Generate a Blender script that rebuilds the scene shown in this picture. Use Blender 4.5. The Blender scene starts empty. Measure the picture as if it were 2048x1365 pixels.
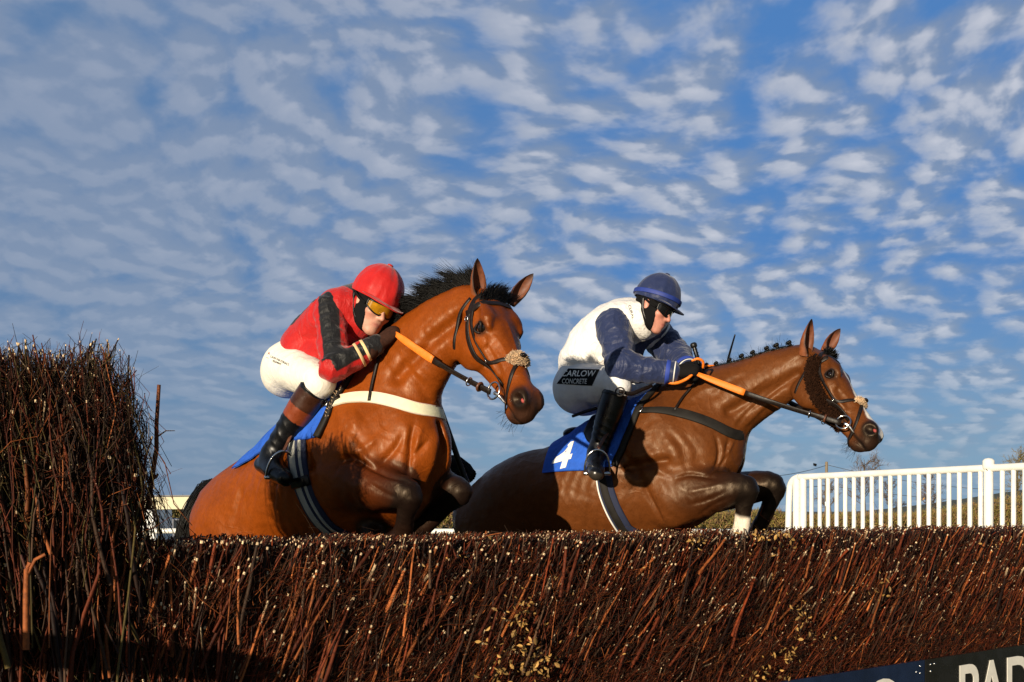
import bpy, math, random
import numpy as np
from mathutils import Vector, Matrix
from mathutils.bvhtree import BVHTree

rng = np.random.default_rng(7)
random.seed(7)
scene = bpy.context.scene
COL = scene.collection

# ---------------------------------------------------------------- camera
F = 2300.0            # focal length in pixels of the 2048 px wide photograph
HX, HY = 1024.0, 1025.0   # principal column and horizon row
EYE = 1.45
cam_d = bpy.data.cameras.new("camera")
cam_d.sensor_width = 36.0
cam_d.lens = 36.0 * F / 2048.0
cam_d.shift_y = (HY - 682.5) / 2048.0
cam_d.clip_start = 0.05
cam_d.clip_end = 6000.0
cam = bpy.data.objects.new("camera", cam_d)
cam.location = (0, 0, EYE)
cam.rotation_euler = (math.radians(90), 0, 0)
COL.objects.link(cam)
scene.camera = cam

# ---------------------------------------------------------------- light
SUN_AZ = 27.0     # degrees to the left of straight behind the camera
SUN_EL = 9.5
sun_d = bpy.data.lights.new("sun", 'SUN')
sun_d.energy = 5.0
sun_d.angle = math.radians(0.5)
sun_d.color = (1.0, 0.86, 0.66)
sun = bpy.data.objects.new("sun", sun_d)
_sv = Vector((-math.sin(math.radians(SUN_AZ)) * math.cos(math.radians(SUN_EL)),
              -math.cos(math.radians(SUN_AZ)) * math.cos(math.radians(SUN_EL)),
              math.sin(math.radians(SUN_EL))))
sun.rotation_euler = _sv.to_track_quat('Z', 'Y').to_euler()
sun.location = (-6, -6, 5)
COL.objects.link(sun)
scene.view_settings.view_transform = 'Standard'
scene.view_settings.look = 'None'
scene.view_settings.exposure = 0.3
scene.view_settings.gamma = 1.0
scene.view_settings.use_curve_mapping = False
scene.cycles.max_bounces = 6
scene.cycles.transparent_max_bounces = 8

# ---------------------------------------------------------------- node helper
class NT:
    def __init__(s, tree):
        s.t = tree
    def n(s, typ, **kw):
        nd = s.t.nodes.new(typ)
        for k, v in kw.items():
            if k.startswith('in_'):
                key = k[3:]
                key = int(key) if key.isdigit() else key.replace('_', ' ')
                s.set(nd.inputs[key], v)
            else:
                setattr(nd, k, v)
        return nd
    def set(s, sock, v):
        if isinstance(v, bpy.types.NodeSocket):
            s.t.links.new(v, sock)
        elif isinstance(v, bpy.types.Node):
            s.t.links.new(v.outputs[0], sock)
        else:
            sock.default_value = v
    def math(s, op, a, b=0.0, c=None, clamp=False):
        nd = s.t.nodes.new('ShaderNodeMath'); nd.operation = op; nd.use_clamp = clamp
        s.set(nd.inputs[0], a); s.set(nd.inputs[1], b)
        if c is not None: s.set(nd.inputs[2], c)
        return nd.outputs[0]
    def vmath(s, op, a, b=None):
        nd = s.t.nodes.new('ShaderNodeVectorMath'); nd.operation = op
        s.set(nd.inputs[0], a)
        if b is not None:
            if op == 'SCALE': s.set(nd.inputs['Scale'], b)
            else: s.set(nd.inputs[1], b)
        return nd.outputs[0]
    def mix(s, fac, a, b, blend='MIX'):
        nd = s.t.nodes.new('ShaderNodeMix'); nd.data_type = 'RGBA'; nd.blend_type = blend
        s.set(nd.inputs['Factor'], fac); s.set(nd.inputs['A'], a); s.set(nd.inputs['B'], b)
        return nd.outputs['Result']
    def maprange(s, v, a, b, c=0.0, d=1.0, smooth=True):
        nd = s.t.nodes.new('ShaderNodeMapRange')
        nd.interpolation_type = 'SMOOTHSTEP' if smooth else 'LINEAR'
        s.set(nd.inputs['Value'], v)
        for k, x in zip(('From Min', 'From Max', 'To Min', 'To Max'), (a, b, c, d)):
            s.set(nd.inputs[k], x)
        return nd.outputs['Result']
    def noise(s, vec, scale, detail=3.0, rough=0.5, dist=0.0, dim='3D'):
        nd = s.t.nodes.new('ShaderNodeTexNoise'); nd.noise_dimensions = dim
        s.set(nd.inputs['Vector'], vec); s.set(nd.inputs['Scale'], scale)
        nd.inputs['Detail'].default_value = detail
        nd.inputs['Roughness'].default_value = rough
        nd.inputs['Distortion'].default_value = dist
        return nd

# ---------------------------------------------------------------- sky
world = bpy.data.worlds.new("World")
scene.world = world
world.use_nodes = True
wt = world.node_tree
for nd in list(wt.nodes): wt.nodes.remove(nd)
W = NT(wt)
sky = W.n('ShaderNodeTexSky', sky_type='NISHITA')
sky.sun_disc = False
sky.sun_elevation = math.radians(SUN_EL)
sky.sun_rotation = math.atan2(_sv.x, _sv.y)
sky.air_density = 1.0; sky.dust_density = 0.6; sky.ozone_density = 2.0
tc = W.n('ShaderNodeTexCoord')
sep = W.n('ShaderNodeSeparateXYZ', in_0=tc.outputs['Generated'])
dx, dy, dz = sep.outputs
zz = W.math('ADD', W.math('MAXIMUM', dz, 0.0), 0.30)
u = W.math('DIVIDE', dx, zz); v = W.math('DIVIDE', dy, zz)
comb = W.n('ShaderNodeCombineXYZ', in_0=u, in_1=v, in_2=0.0)
# slow warp so that the ripples are not straight
wn = W.noise(comb.outputs[0], 1.6, 2.0, dim='2D')
warp = W.vmath('SCALE', W.vmath('SUBTRACT', wn.outputs['Color'], (0.5, 0.5, 0.5)), 0.16)
pw = W.vmath('ADD', comb.outputs[0], warp)
mp = W.n('ShaderNodeMapping')
W.set(mp.inputs['Vector'], pw); mp.inputs['Rotation'].default_value = (0, 0, math.radians(28))
mp.inputs['Scale'].default_value = (1.0, 1.0, 1.0)
def cloud_density(vec):
    a = W.noise(vec, 13.0, 4.0, 0.55, 0.0, dim='2D').outputs['Fac']
    b = W.noise(vec, 3.4, 2.0, 0.5, dim='2D').outputs['Fac']
    vv = W.vmath('ADD', vec, W.vmath('SCALE', W.noise(vec, 20.0, 3.0, dim='2D').outputs['Color'], 0.045))
    vo = W.n('ShaderNodeTexVoronoi', feature='SMOOTH_F1', voronoi_dimensions='2D', in_Vector=vv, in_Scale=14.0)
    vo.inputs['Smoothness'].default_value = 0.7
    cell = W.math('SUBTRACT', 0.60, vo.outputs['Distance'])
    return W.math('ADD', W.math('ADD', W.math('MULTIPLY', a, 0.44), W.math('MULTIPLY', b, 0.34)), W.math('MULTIPLY', cell, 0.42))
d0 = cloud_density(mp.outputs[0])
d1 = cloud_density(W.vmath('ADD', mp.outputs[0], (-0.020, 0.010, 0.0)))
# side-to-side change of cover: thicker, flatter sheet on the left; open gaps on the right
azm = W.math('DIVIDE', dx, W.math('ADD', dy, 0.2))
left = W.maprange(azm, 0.16, -0.34)
right = W.maprange(azm, 0.05, 0.36)
thr_lo = W.math('ADD', W.math('ADD', 0.235, W.math('MULTIPLY', left, -0.09)), W.math('MULTIPLY', right, 0.025))
thr_hi = W.math('ADD', thr_lo, 0.34)
cov = W.maprange(d0, thr_lo, thr_hi)
low = W.maprange(dz, 0.0, 0.20)
cov = W.math('MULTIPLY', cov, W.math('ADD', 0.30, W.math('MULTIPLY', low, 0.62)))
lit = W.maprange(W.math('SUBTRACT', d0, d1), -0.07, 0.09)
thick = W.maprange(d0, 0.50, 0.78)
cl_dark = (2.5, 3.3, 4.9, 1)
cl_lit = (7.2, 7.3, 8.0, 1)
lit2 = W.math('MULTIPLY', W.math('ADD', W.math('MULTIPLY', lit, 0.55), W.math('MULTIPLY', thick, 0.45)),
              W.math('SUBTRACT', 1.0, W.math('MULTIPLY', left, 0.78)))
ccol = W.mix(lit2, cl_dark, cl_lit)
blue_top = (0.80, 2.4, 5.9, 1)
blue_low = (2.2, 3.9, 5.8, 1)
blue = W.mix(W.maprange(dz, 0.0, 0.22), blue_low, blue_top)
blue = W.mix(W.math('MULTIPLY', left, 0.75), blue, (1.25, 2.3, 4.1, 1))
front = W.maprange(dy, -0.2, 0.5)
vis = W.mix(cov, blue, ccol)
vis = W.mix(0.12, vis, sky.outputs[0])
skyc = W.mix(front, W.mix(0.6, sky.outputs[0], (0.8, 1.2, 2.0, 1)), vis)
below = W.maprange(dz, -0.02, 0.0)
skyc = W.mix(below, (0.5, 0.55, 0.5, 1), skyc)
bg = W.n('ShaderNodeBackground', in_Color=skyc, in_Strength=0.074)
wo = W.n('ShaderNodeOutputWorld', in_Surface=bg.outputs[0])
# ---------------------------------------------------------------- geometry library
def V3(*a): return np.array(a, float)
def nrm(v):
    v = np.asarray(v, float)
    return v / (np.linalg.norm(v, axis=-1, keepdims=True) + 1e-12)
def P(px, py, Y):
    """a point of the place at depth Y seen in the photograph's column px and row py"""
    return np.array([(px - HX) / F * Y, Y, EYE + (HY - py) / F * Y])
CAMP = np.array([0, 0, EYE])
def sstep(x, a, b):
    t = np.clip((x - a) / (b - a), 0, 1)
    return t * t * (3 - 2 * t)
def catmull(pts, sub):
    """pts [N,D] -> smooth resample with sub steps per span"""
    pts = np.asarray(pts, float)
    N = len(pts)
    if N < 3 or sub <= 1: 
        if sub <= 1: return pts
        t = np.linspace(0, 1, sub + 1)[:, None]
        return pts[0] * (1 - t) + pts[-1] * t
    ext = np.vstack([2 * pts[0] - pts[1], pts, 2 * pts[-1] - pts[-2]])
    out = []
    for i in range(N - 1):
        p0, p1, p2, p3 = ext[i:i + 4]
        for s in range(sub):
            t = s / sub
            out.append(0.5 * ((2 * p1) + (p2 - p0) * t + (2 * p0 - 5 * p1 + 4 * p2 - p3) * t * t + (3 * p1 - p0 - 3 * p2 + p3) * t ** 3))
    out.append(pts[-1])
    return np.array(out)
def resample(pts, n):
    pts = np.asarray(pts, float)
    seg = np.linalg.norm(np.diff(pts, axis=0), axis=1)
    c = np.concatenate([[0], np.cumsum(seg)])
    t = np.linspace(0, c[-1], n)
    return np.stack([np.interp(t, c, pts[:, k]) for k in range(pts.shape[1])], 1)

def _hash(i, j, k, seed):
    h = (i * 374761393 + j * 668265263 + k * 1440662683 + seed * 974634777) & 0xffffffff
    h = ((h ^ (h >> 13)) * 1274126177) & 0xffffffff
    return ((h ^ (h >> 16)) & 0xffff) / 65535.0
def vnoise(p, scale=1.0, seed=0):
    """value noise, -1..1"""
    p = np.asarray(p, float) * scale + 1000.0
    f = np.floor(p).astype(np.int64); r = p - f
    r = r * r * r * (r * (r * 6 - 15) + 10)
    out = 0
    for a in (0, 1):
        for b in (0, 1):
            for c in (0, 1):
                w = (r[..., 0] if a else 1 - r[..., 0]) * (r[..., 1] if b else 1 - r[..., 1]) * (r[..., 2] if c else 1 - r[..., 2])
                out = out + w * _hash(f[..., 0] + a, f[..., 1] + b, f[..., 2] + c, seed)
    return out * 2 - 1
def fbm(p, scale, seed=0, octv=3):
    s = 0; a = 1; t = 0
    for o in range(octv):
        s = s + a * vnoise(p, scale * 2 ** o, seed + o * 17); t += a; a *= 0.5
    return s / t

class Field:
    """smooth union of tapered tubes and ellipsoids, meshed by surface nets"""
    def __init__(s, yaw_axis=(1, 0, 0), vox=0.008):
        x = nrm(np.array([yaw_axis[0], yaw_axis[1], 0.0])); z = V3(0, 0, 1)
        s.R = np.array([x, np.cross(z, x), z]); s.vox = vox; s.pr = []
    def tube(s, pts, rv, rw=None, w=(0, 0, 1), k=0.03, sub=4, op='+'):
        pts = np.asarray(pts, float); N = len(pts)
        rv = np.broadcast_to(np.asarray(rv, float), (N,))
        rw = rv if rw is None else np.broadcast_to(np.asarray(rw, float), (N,))
        w = np.broadcast_to(np.asarray(w, float), (N, 3))
        D = catmull(np.hstack([pts @ s.R.T, rv[:, None], rw[:, None], w @ s.R.T]), sub)
        s.pr.append(('t', D, k, op)); return s
    def ell(s, c, r, A=None, k=0.03, op='+'):
        A = np.eye(3) if A is None else np.array([nrm(a) for a in A])
        s.pr.append(('e', s.R @ np.asarray(c, float), A @ s.R.T, np.broadcast_to(np.asarray(r, float), (3,)), k, op)); return s
    def half(s, c, n, op='-'):
        """cut away the half space on the side n points to"""
        s.pr.append(('h', s.R @ np.asarray(c, float), s.R @ nrm(n), 0.004, op)); return s
    def build(s):
        lo = np.full(3, 1e9); hi = -lo
        for p in s.pr:
            if p[-1] != '+': continue
            if p[0] == 't':
                r = np.maximum(p[1][:, 3], p[1][:, 4])[:, None]
                lo = np.minimum(lo, (p[1][:, :3] - r).min(0)); hi = np.maximum(hi, (p[1][:, :3] + r).max(0))
            elif p[0] == 'e':
                r = np.sqrt(((p[2] * p[3][:, None]) ** 2).sum(0))
                lo = np.minimum(lo, p[1] - r); hi = np.maximum(hi, p[1] + r)
        vx = s.vox; lo = lo - 4 * vx; hi = hi + 4 * vx
        n = np.ceil((hi - lo) / vx).astype(int) + 1
        G = np.full(n, 0.3, np.float32)
        def box(a, b):
            i0 = np.maximum(np.floor((a - lo) / vx).astype(int), 0); i1 = np.minimum(np.ceil((b - lo) / vx).astype(int) + 1, n)
            return i0, np.maximum(i1, i0)
        def coords(i0, i1):
            return [(lo[a] + vx * np.arange(i0[a], i1[a])).astype(np.float32).reshape([-1 if q == a else 1 for q in range(3)]) for a in range(3)]
        for p in s.pr:
            k, op = p[-2], p[-1]
            mg = k + 4 * vx
            if p[0] == 't':
                D = p[1]; rr = np.maximum(D[:, 3], D[:, 4]).max()
                i0, i1 = box(D[:, :3].min(0) - rr - mg, D[:, :3].max(0) + rr + mg)
                T = np.full(i1 - i0, 1.0, np.float32)
                for a, b in zip(D[:-1], D[1:]):
                    ab = b[:3] - a[:3]; L = np.linalg.norm(ab)
                    if L < 1e-6: continue
                    uu = ab / L; ww = a[5:8] + b[5:8]; ww = ww - uu * (ww @ uu)
                    if np.linalg.norm(ww) < 1e-3: ww = np.cross(uu, V3(0.3, 0.9, 0.1))
                    ww = nrm(ww); vv = np.cross(uu, ww)
                    r0 = max(a[3], a[4], b[3], b[4]) + mg
                    j0, j1 = box(np.minimum(a[:3], b[:3]) - r0, np.maximum(a[:3], b[:3]) + r0)
                    j0 = np.maximum(j0, i0); j1 = np.minimum(j1, i1)
                    if (j1 <= j0).any(): continue
                    X, Y, Z = coords(j0, j1); X = X - a[0]; Y = Y - a[1]; Z = Z - a[2]
                    t = X * uu[0] + Y * uu[1] + Z * uu[2]
                    tc_ = np.clip(t / L, 0, 1); ov = t - tc_ * L
                    qw = X * ww[0] + Y * ww[1] + Z * ww[2]; qv = X * vv[0] + Y * vv[1] + Z * vv[2]
                    rv = a[3] + (b[3] - a[3]) * tc_; rw = a[4] + (b[4] - a[4]) * tc_; ro = (rv + rw) * 0.5
                    k0 = np.sqrt((qw / rw) ** 2 + (qv / rv) ** 2 + (ov / ro) ** 2)
                    k1 = np.sqrt((qw / rw ** 2) ** 2 + (qv / rv ** 2) ** 2 + (ov / ro ** 2) ** 2)
                    d = np.where(k1 > 1e-4, k0 * (k0 - 1) / np.maximum(k1, 1e-4), -np.minimum(rv, rw)).astype(np.float32)
                    sl = tuple(slice(j0[q] - i0[q], j1[q] - i0[q]) for q in range(3))
                    T[sl] = np.minimum(T[sl], d)
            elif p[0] == 'e':
                r = p[3]; ext = np.sqrt(((p[2] * r[:, None]) ** 2).sum(0)) + mg
                i0, i1 = box(p[1] - ext, p[1] + ext)
                if (i1 <= i0).any(): continue
                X, Y, Z = coords(i0, i1); X = X - p[1][0]; Y = Y - p[1][1]; Z = Z - p[1][2]
                q = [(X * ax[0] + Y * ax[1] + Z * ax[2]) for ax in p[2]]
                k0 = np.sqrt(sum((q[m] / r[m]) ** 2 for m in range(3))); k1 = np.sqrt(sum((q[m] / r[m] ** 2) ** 2 for m in range(3)))
                T = np.where(k1 > 1e-4, k0 * (k0 - 1) / np.maximum(k1, 1e-4), -r.min()).astype(np.float32)
            else:
                i0, i1 = np.zeros(3, int), n
                X, Y, Z = coords(i0, i1)
                T = -((X - p[1][0]) * p[2][0] + (Y - p[1][1]) * p[2][1] + (Z - p[1][2]) * p[2][2])
            sl = tuple(slice(i0[q], i1[q]) for q in range(3)); g = G[sl]
            if op == '+':
                h = np.maximum(k - np.abs(g - T), 0) / k
                G[sl] = np.minimum(g, T) - h * h * k * 0.25
            else:
                T = -T; h = np.maximum(k - np.abs(g - T), 0) / k
                G[sl] = np.maximum(g, T) + h * h * k * 0.25
        G[0] = G[-1] = 0.3; G[:, 0] = G[:, -1] = 0.3; G[:, :, 0] = G[:, :, -1] = 0.3
        v, q = surface_nets(G, lo, vx)
        v = taubin(v, q, 3)
        return v @ s.R, q

def surface_nets(G, lo, vx):
    S = G < 0
    c = np.zeros(np.array(S.shape) - 1, np.uint8)
    off = [(a, b, d) for a in (0, 1) for b in (0, 1) for d in (0, 1)]
    nx, ny, nz = c.shape
    for o in off: c += S[o[0]:o[0] + nx, o[1]:o[1] + ny, o[2]:o[2] + nz]
    act = (c > 0) & (c < 8)
    idx = np.argwhere(act); M = len(idx)
    vid = np.full(act.shape, -1, np.int32); vid[act] = np.arange(M)
    val = {o: G[idx[:, 0] + o[0], idx[:, 1] + o[1], idx[:, 2] + o[2]] for o in off}
    acc = np.zeros((M, 3)); cnt = np.zeros(M)
    for o in off:
        for a in range(3):
            if o[a]: continue
            o2 = list(o); o2[a] = 1; o2 = tuple(o2)
            A, B = val[o], val[o2]; m = (A < 0) != (B < 0)
            t = A[m] / (A[m] - B[m])
            p = np.tile(np.array(o, float), (m.sum(), 1)); p[:, a] += t
            acc[m] += p; cnt[m] += 1
    verts = lo + (idx + acc / cnt[:, None]) * vx
    quads = []
    for a in range(3):
        b, d = (a + 1) % 3, (a + 2) % 3
        s0 = [slice(None)] * 3; s1 = [slice(None)] * 3
        s0[a] = slice(0, -1); s1[a] = slice(1, None)
        A, B = S[tuple(s0)], S[tuple(s1)]
        e = np.argwhere(A != B)
        ok = (e[:, b] > 0) & (e[:, d] > 0) & (e[:, b] < S.shape[b] - 1) & (e[:, d] < S.shape[d] - 1)
        e = e[ok]; ins = A[e[:, 0], e[:, 1], e[:, 2]]
        def cell(db, dd):
            f = e.copy(); f[:, b] += db; f[:, d] += dd
            return vid[f[:, 0], f[:, 1], f[:, 2]]
        q = np.stack([cell(-1, -1), cell(0, -1), cell(0, 0), cell(-1, 0)], 1)
        q[~ins] = q[~ins][:, ::-1]
        quads.append(q)
    return verts, np.vstack(quads)

def taubin(v, q, it=2):
    e = np.vstack([q[:, [0, 1]], q[:, [1, 2]], q[:, [2, 3]], q[:, [3, 0]]])
    n = len(v)
    deg = np.bincount(e[:, 0], minlength=n) + np.bincount(e[:, 1], minlength=n)
    for _ in range(it):
        for lam in (0.5, -0.52):
            s = np.zeros_like(v)
            for c in range(3):
                s[:, c] = np.bincount(e[:, 0], v[e[:, 1], c], n) + np.bincount(e[:, 1], v[e[:, 0], c], n)
            v = v + lam * (s / np.maximum(deg, 1)[:, None] - v)
    return v
def vnormals(v, q):
    fn = np.cross(v[q[:, 2]] - v[q[:, 0]], v[q[:, 3 if q.shape[1] > 3 else 1]] - v[q[:, 1 if q.shape[1] > 3 else 0]])
    out = np.zeros_like(v)
    for k in range(q.shape[1]):
        for c in range(3): out[:, c] += np.bincount(q[:, k], fn[:, c], len(v))
    return nrm(out)

# ---------------------------------------------------------------- objects
ORI = {}
def link(o):
    COL.objects.link(o); return o
def thing(name, loc, label, cat, group=None, kind=None):
    o = link(bpy.data.objects.new(name, None)); o.location = loc; o.empty_display_size = 0.1
    ORI[o.name] = np.array(loc, float)
    o['label'] = label; o['category'] = cat
    if group: o['group'] = group
    if kind: o['kind'] = kind
    return o
def tag(o, label=None, cat=None, group=None, kind=None):
    if label: o['label'] = label
    if cat: o['category'] = cat
    if group: o['group'] = group
    if kind: o['kind'] = kind
    return o
def mesh(name, verts, faces, mat, parent=None, colors=None, smooth=True, origin=None, label=None):
    """one mesh object from world-space vertices; faces: array [M,3|4] or list of such arrays / ragged lists"""
    verts = np.asarray(verts, float)
    if parent is not None: org = ORI[parent.name]
    elif origin is not None: org = np.asarray(origin, float)
    else:
        org = verts.mean(0); org[2] = verts[:, 2].min()
    me = bpy.data.meshes.new(name)
    vv = verts - org
    if isinstance(faces, np.ndarray): faces = [faces]
    if len(faces) and isinstance(faces[0], np.ndarray):
        lt = np.concatenate([np.full(len(f), f.shape[1]) for f in faces]); li = np.concatenate([f.ravel() for f in faces])
    else:
        lt = np.array([len(f) for f in faces]); li = np.array([i for f in faces for i in f])
    me.vertices.add(len(vv)); me.vertices.foreach_set('co', vv.astype(np.float32).ravel())
    me.loops.add(len(li)); me.loops.foreach_set('vertex_index', li.astype(np.int32))
    me.polygons.add(len(lt)); me.polygons.foreach_set('loop_start', np.concatenate([[0], np.cumsum(lt)[:-1]]).astype(np.int32))
    if colors is not None:
        ca = me.color_attributes.new('Col', 'FLOAT_COLOR', 'POINT')
        c4 = np.ones((len(vv), 4), np.float32); c4[:, :3] = colors
        ca.data.foreach_set('color', c4.ravel())
    me.update(calc_edges=True)
    me.polygons.foreach_set('use_smooth', np.full(len(lt), smooth, bool))
    me.update()
    o = link(bpy.data.objects.new(name, me))
    if mat is not None: me.materials.append(mat)
    if parent is not None: o.parent = parent
    else: o.location = org
    ORI[o.name] = org
    if label: o['label'] = label
    return o
def bvh_of(v, q): return BVHTree.FromPolygons([tuple(x) for x in v], [tuple(int(i) for i in f) for f in q])

def tubes(pts, rad, sides=4, ref=(0.31, 0.2, 0.93), cap=False, flat=None):
    """batch of tubes: pts [N,K,3], rad [N,K] -> verts, quad faces, (tip ring start info). flat: [N,K] second radius"""
    pts = np.asarray(pts, float); N, K, _ = pts.shape
    rad = np.broadcast_to(np.asarray(rad, float), (N, K))
    T = np.gradient(pts, axis=1); T = nrm(T)
    ref = np.asarray(ref, float)
    ref = np.broadcast_to(ref if ref.ndim > 1 else ref[None, None], (N, K, 3)) if ref.ndim != 3 else ref
    A = nrm(np.cross(T, ref)); B = np.cross(T, A)
    th = np.arange(sides) / sides * 2 * math.pi
    r2 = rad if flat is None else np.broadcast_to(np.asarray(flat, float), (N, K))
    ring = pts[:, :, None] + rad[:, :, None, None] * np.cos(th)[None, None, :, None] * A[:, :, None] + r2[:, :, None, None] * np.sin(th)[None, None, :, None] * B[:, :, None]
    v = ring.reshape(-1, 3)
    n = np.arange(N)[:, None, None] * K * sides; k = np.arange(K - 1)[None, :, None] * sides; s = np.arange(sides)[None, None, :]; s2 = (s + 1) % sides
    q = np.stack(np.broadcast_arrays(n + k + s, n + k + s2, n + k + sides + s2, n + k + sides + s), -1).reshape(-1, 4)
    return v, q
def tube1(pts, r, sides=8, sub=4, caps=True):
    """a single smooth tube with rounded closed ends"""
    pts = np.asarray(pts, float); r = np.broadcast_to(np.asarray(r, float), (len(pts),))
    D = catmull(np.hstack([pts, r[:, None]]), sub)
    c, rr = D[:, :3], D[:, 3]
    if caps:
        t0 = nrm(c[0] - c[1]); t1 = nrm(c[-1] - c[-2])
        c = np.vstack([c[0] + t0 * rr[0] * 0.5, c[0] + t0 * rr[0] * 0.35, c, c[-1] + t1 * rr[-1] * 0.35, c[-1] + t1 * rr[-1] * 0.5])
        rr = np.concatenate([[rr[0] * 0.02, rr[0] * 0.7], rr, [rr[-1] * 0.7, rr[-1] * 0.02]])
    v = []; A = None
    T = nrm(np.gradient(c, axis=0))
    th = np.arange(sides) / sides * 2 * math.pi
    for i in range(len(c)):
        if A is None:
            A = np.cross(T[i], V3(0.3, 0.2, 0.93)); 
        A = nrm(A - T[i] * (A @ T[i])); B = np.cross(T[i], A)
        v.append(c[i] + rr[i] * (np.cos(th)[:, None] * A + np.sin(th)[:, None] * B))
    v = np.vstack(v)
    q = []
    for i in range(len(c) - 1):
        for s in range(sides):
            q.append([i * sides + s, i * sides + (s + 1) % sides, (i + 1) * sides + (s + 1) % sides, (i + 1) * sides + s])
    return v, np.array(q)
def join(parts):
    V, Q, n = [], [], 0
    for v, q in parts:
        V.append(v); Q.append(np.asarray(q) + n); n += len(v)
    byn = {}
    for q in Q: byn.setdefault(q.shape[1], []).append(q)
    fs = [np.vstack(x) for x in byn.values()]
    return np.vstack(V), fs
def band(pts, nor, width, thick, closed=False, lift=0.0):
    """strap of given width and thickness laid along pts with surface normals nor"""
    pts = np.asarray(pts, float); nor = nrm(nor); N = len(pts)
    width = np.broadcast_to(np.asarray(width, float), (N,))
    if closed:
        T = nrm(np.roll(pts, -1, 0) - np.roll(pts, 1, 0))
    else:
        T = nrm(np.gradient(pts, axis=0))
    S = nrm(np.cross(T, nor)); Nn = np.cross(S, T)
    prof = [(-0.5, -0.6), (-0.5, 0.55), (-0.40, 1.0), (0.40, 1.0), (0.5, 0.55), (0.5, -0.6)]
    v = np.stack([pts + S * (a * width)[:, None] + Nn * (b * thick + lift) for a, b in prof], 1)
    m = len(prof); v = v.reshape(-1, 3); q = []
    for i in range(N if closed else N - 1):
        j = (i + 1) % N
        for s in range(m):
            q.append([i * m + s, j * m + s, j * m + (s + 1) % m, i * m + (s + 1) % m])
    q = np.array(q)
    if not closed:
        ends = [np.array([[0, 1, 4, 5], [1, 2, 3, 4]]), np.array([[5, 4, 1, 0], [4, 3, 2, 1]]) + (N - 1) * m]
        q = np.vstack([q] + ends)
    return v, q
def smooth_rows(a, it=2, closed=False):
    a = np.array(a, float)
    for _ in range(it):
        b = a.copy()
        if closed: a = (np.roll(a, 1, 0) + 2 * a + np.roll(a, -1, 0)) / 4
        else: b[1:-1] = (a[:-2] + 2 * a[1:-1] + a[2:]) / 4; a = b
    return a
def cast_px(bvh, px, py, Y=None):
    d = nrm(P(px, py, 1.0) - CAMP)
    h = bvh.ray_cast(Vector(CAMP), Vector(d))
    if h[0] is None:
        return None
    return np.array(h[0]), np.array(h[1])
def surf_path(bvh, pix, n=24, Y=5.0, it=2):
    """pixel polyline -> points and normals on a body; where it misses, the nearest surface point is taken"""
    pp = resample(catmull(pix, 6), n); pts, nor = [], []; last = Y
    for p in pp:
        h = cast_px(bvh, p[0], p[1])
        if h is None:
            q = P(p[0], p[1], last); r = bvh.find_nearest(Vector(q)); h = (np.array(r[0]), np.array(r[1]))
        else: last = h[0][1]
        pts.append(h[0]); nor.append(h[1])
    return smooth_rows(pts, it), nrm(smooth_rows(nor, it + 2))
def path3(bvh, pts, n=24, it=2):
    pp = resample(catmull(pts, 6), n); P_, N_ = [], []
    for p in pp:
        r = bvh.find_nearest(Vector(p)); P_.append(np.array(r[0])); N_.append(np.array(r[1]))
    return smooth_rows(P_, it), nrm(smooth_rows(N_, it + 2))
def ring_path(bvh, c, n, up, a0=0, a1=360, m=48, R=0.8, it=2):
    """section of a body by the plane through c with normal n; angle 0 along up"""
    n = nrm(n); up = nrm(np.asarray(up) - n * np.dot(up, n)); sd = np.cross(n, up)
    full = abs(a1 - a0) >= 359.9
    A = np.radians(np.linspace(a0, a1, m, endpoint=not full)); pts, nor = [], []
    for a in A:
        d = up * math.cos(a) + sd * math.sin(a)
        h = bvh.ray_cast(Vector(c + d * R), Vector(-d))
        if h[0] is None:
            pts.append(c + d * 0.05); nor.append(d)
        else: pts.append(np.array(h[0])); nor.append(np.array(h[1]))
    return smooth_rows(pts, it, full), nrm(smooth_rows(nor, it + 1, full))

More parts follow.
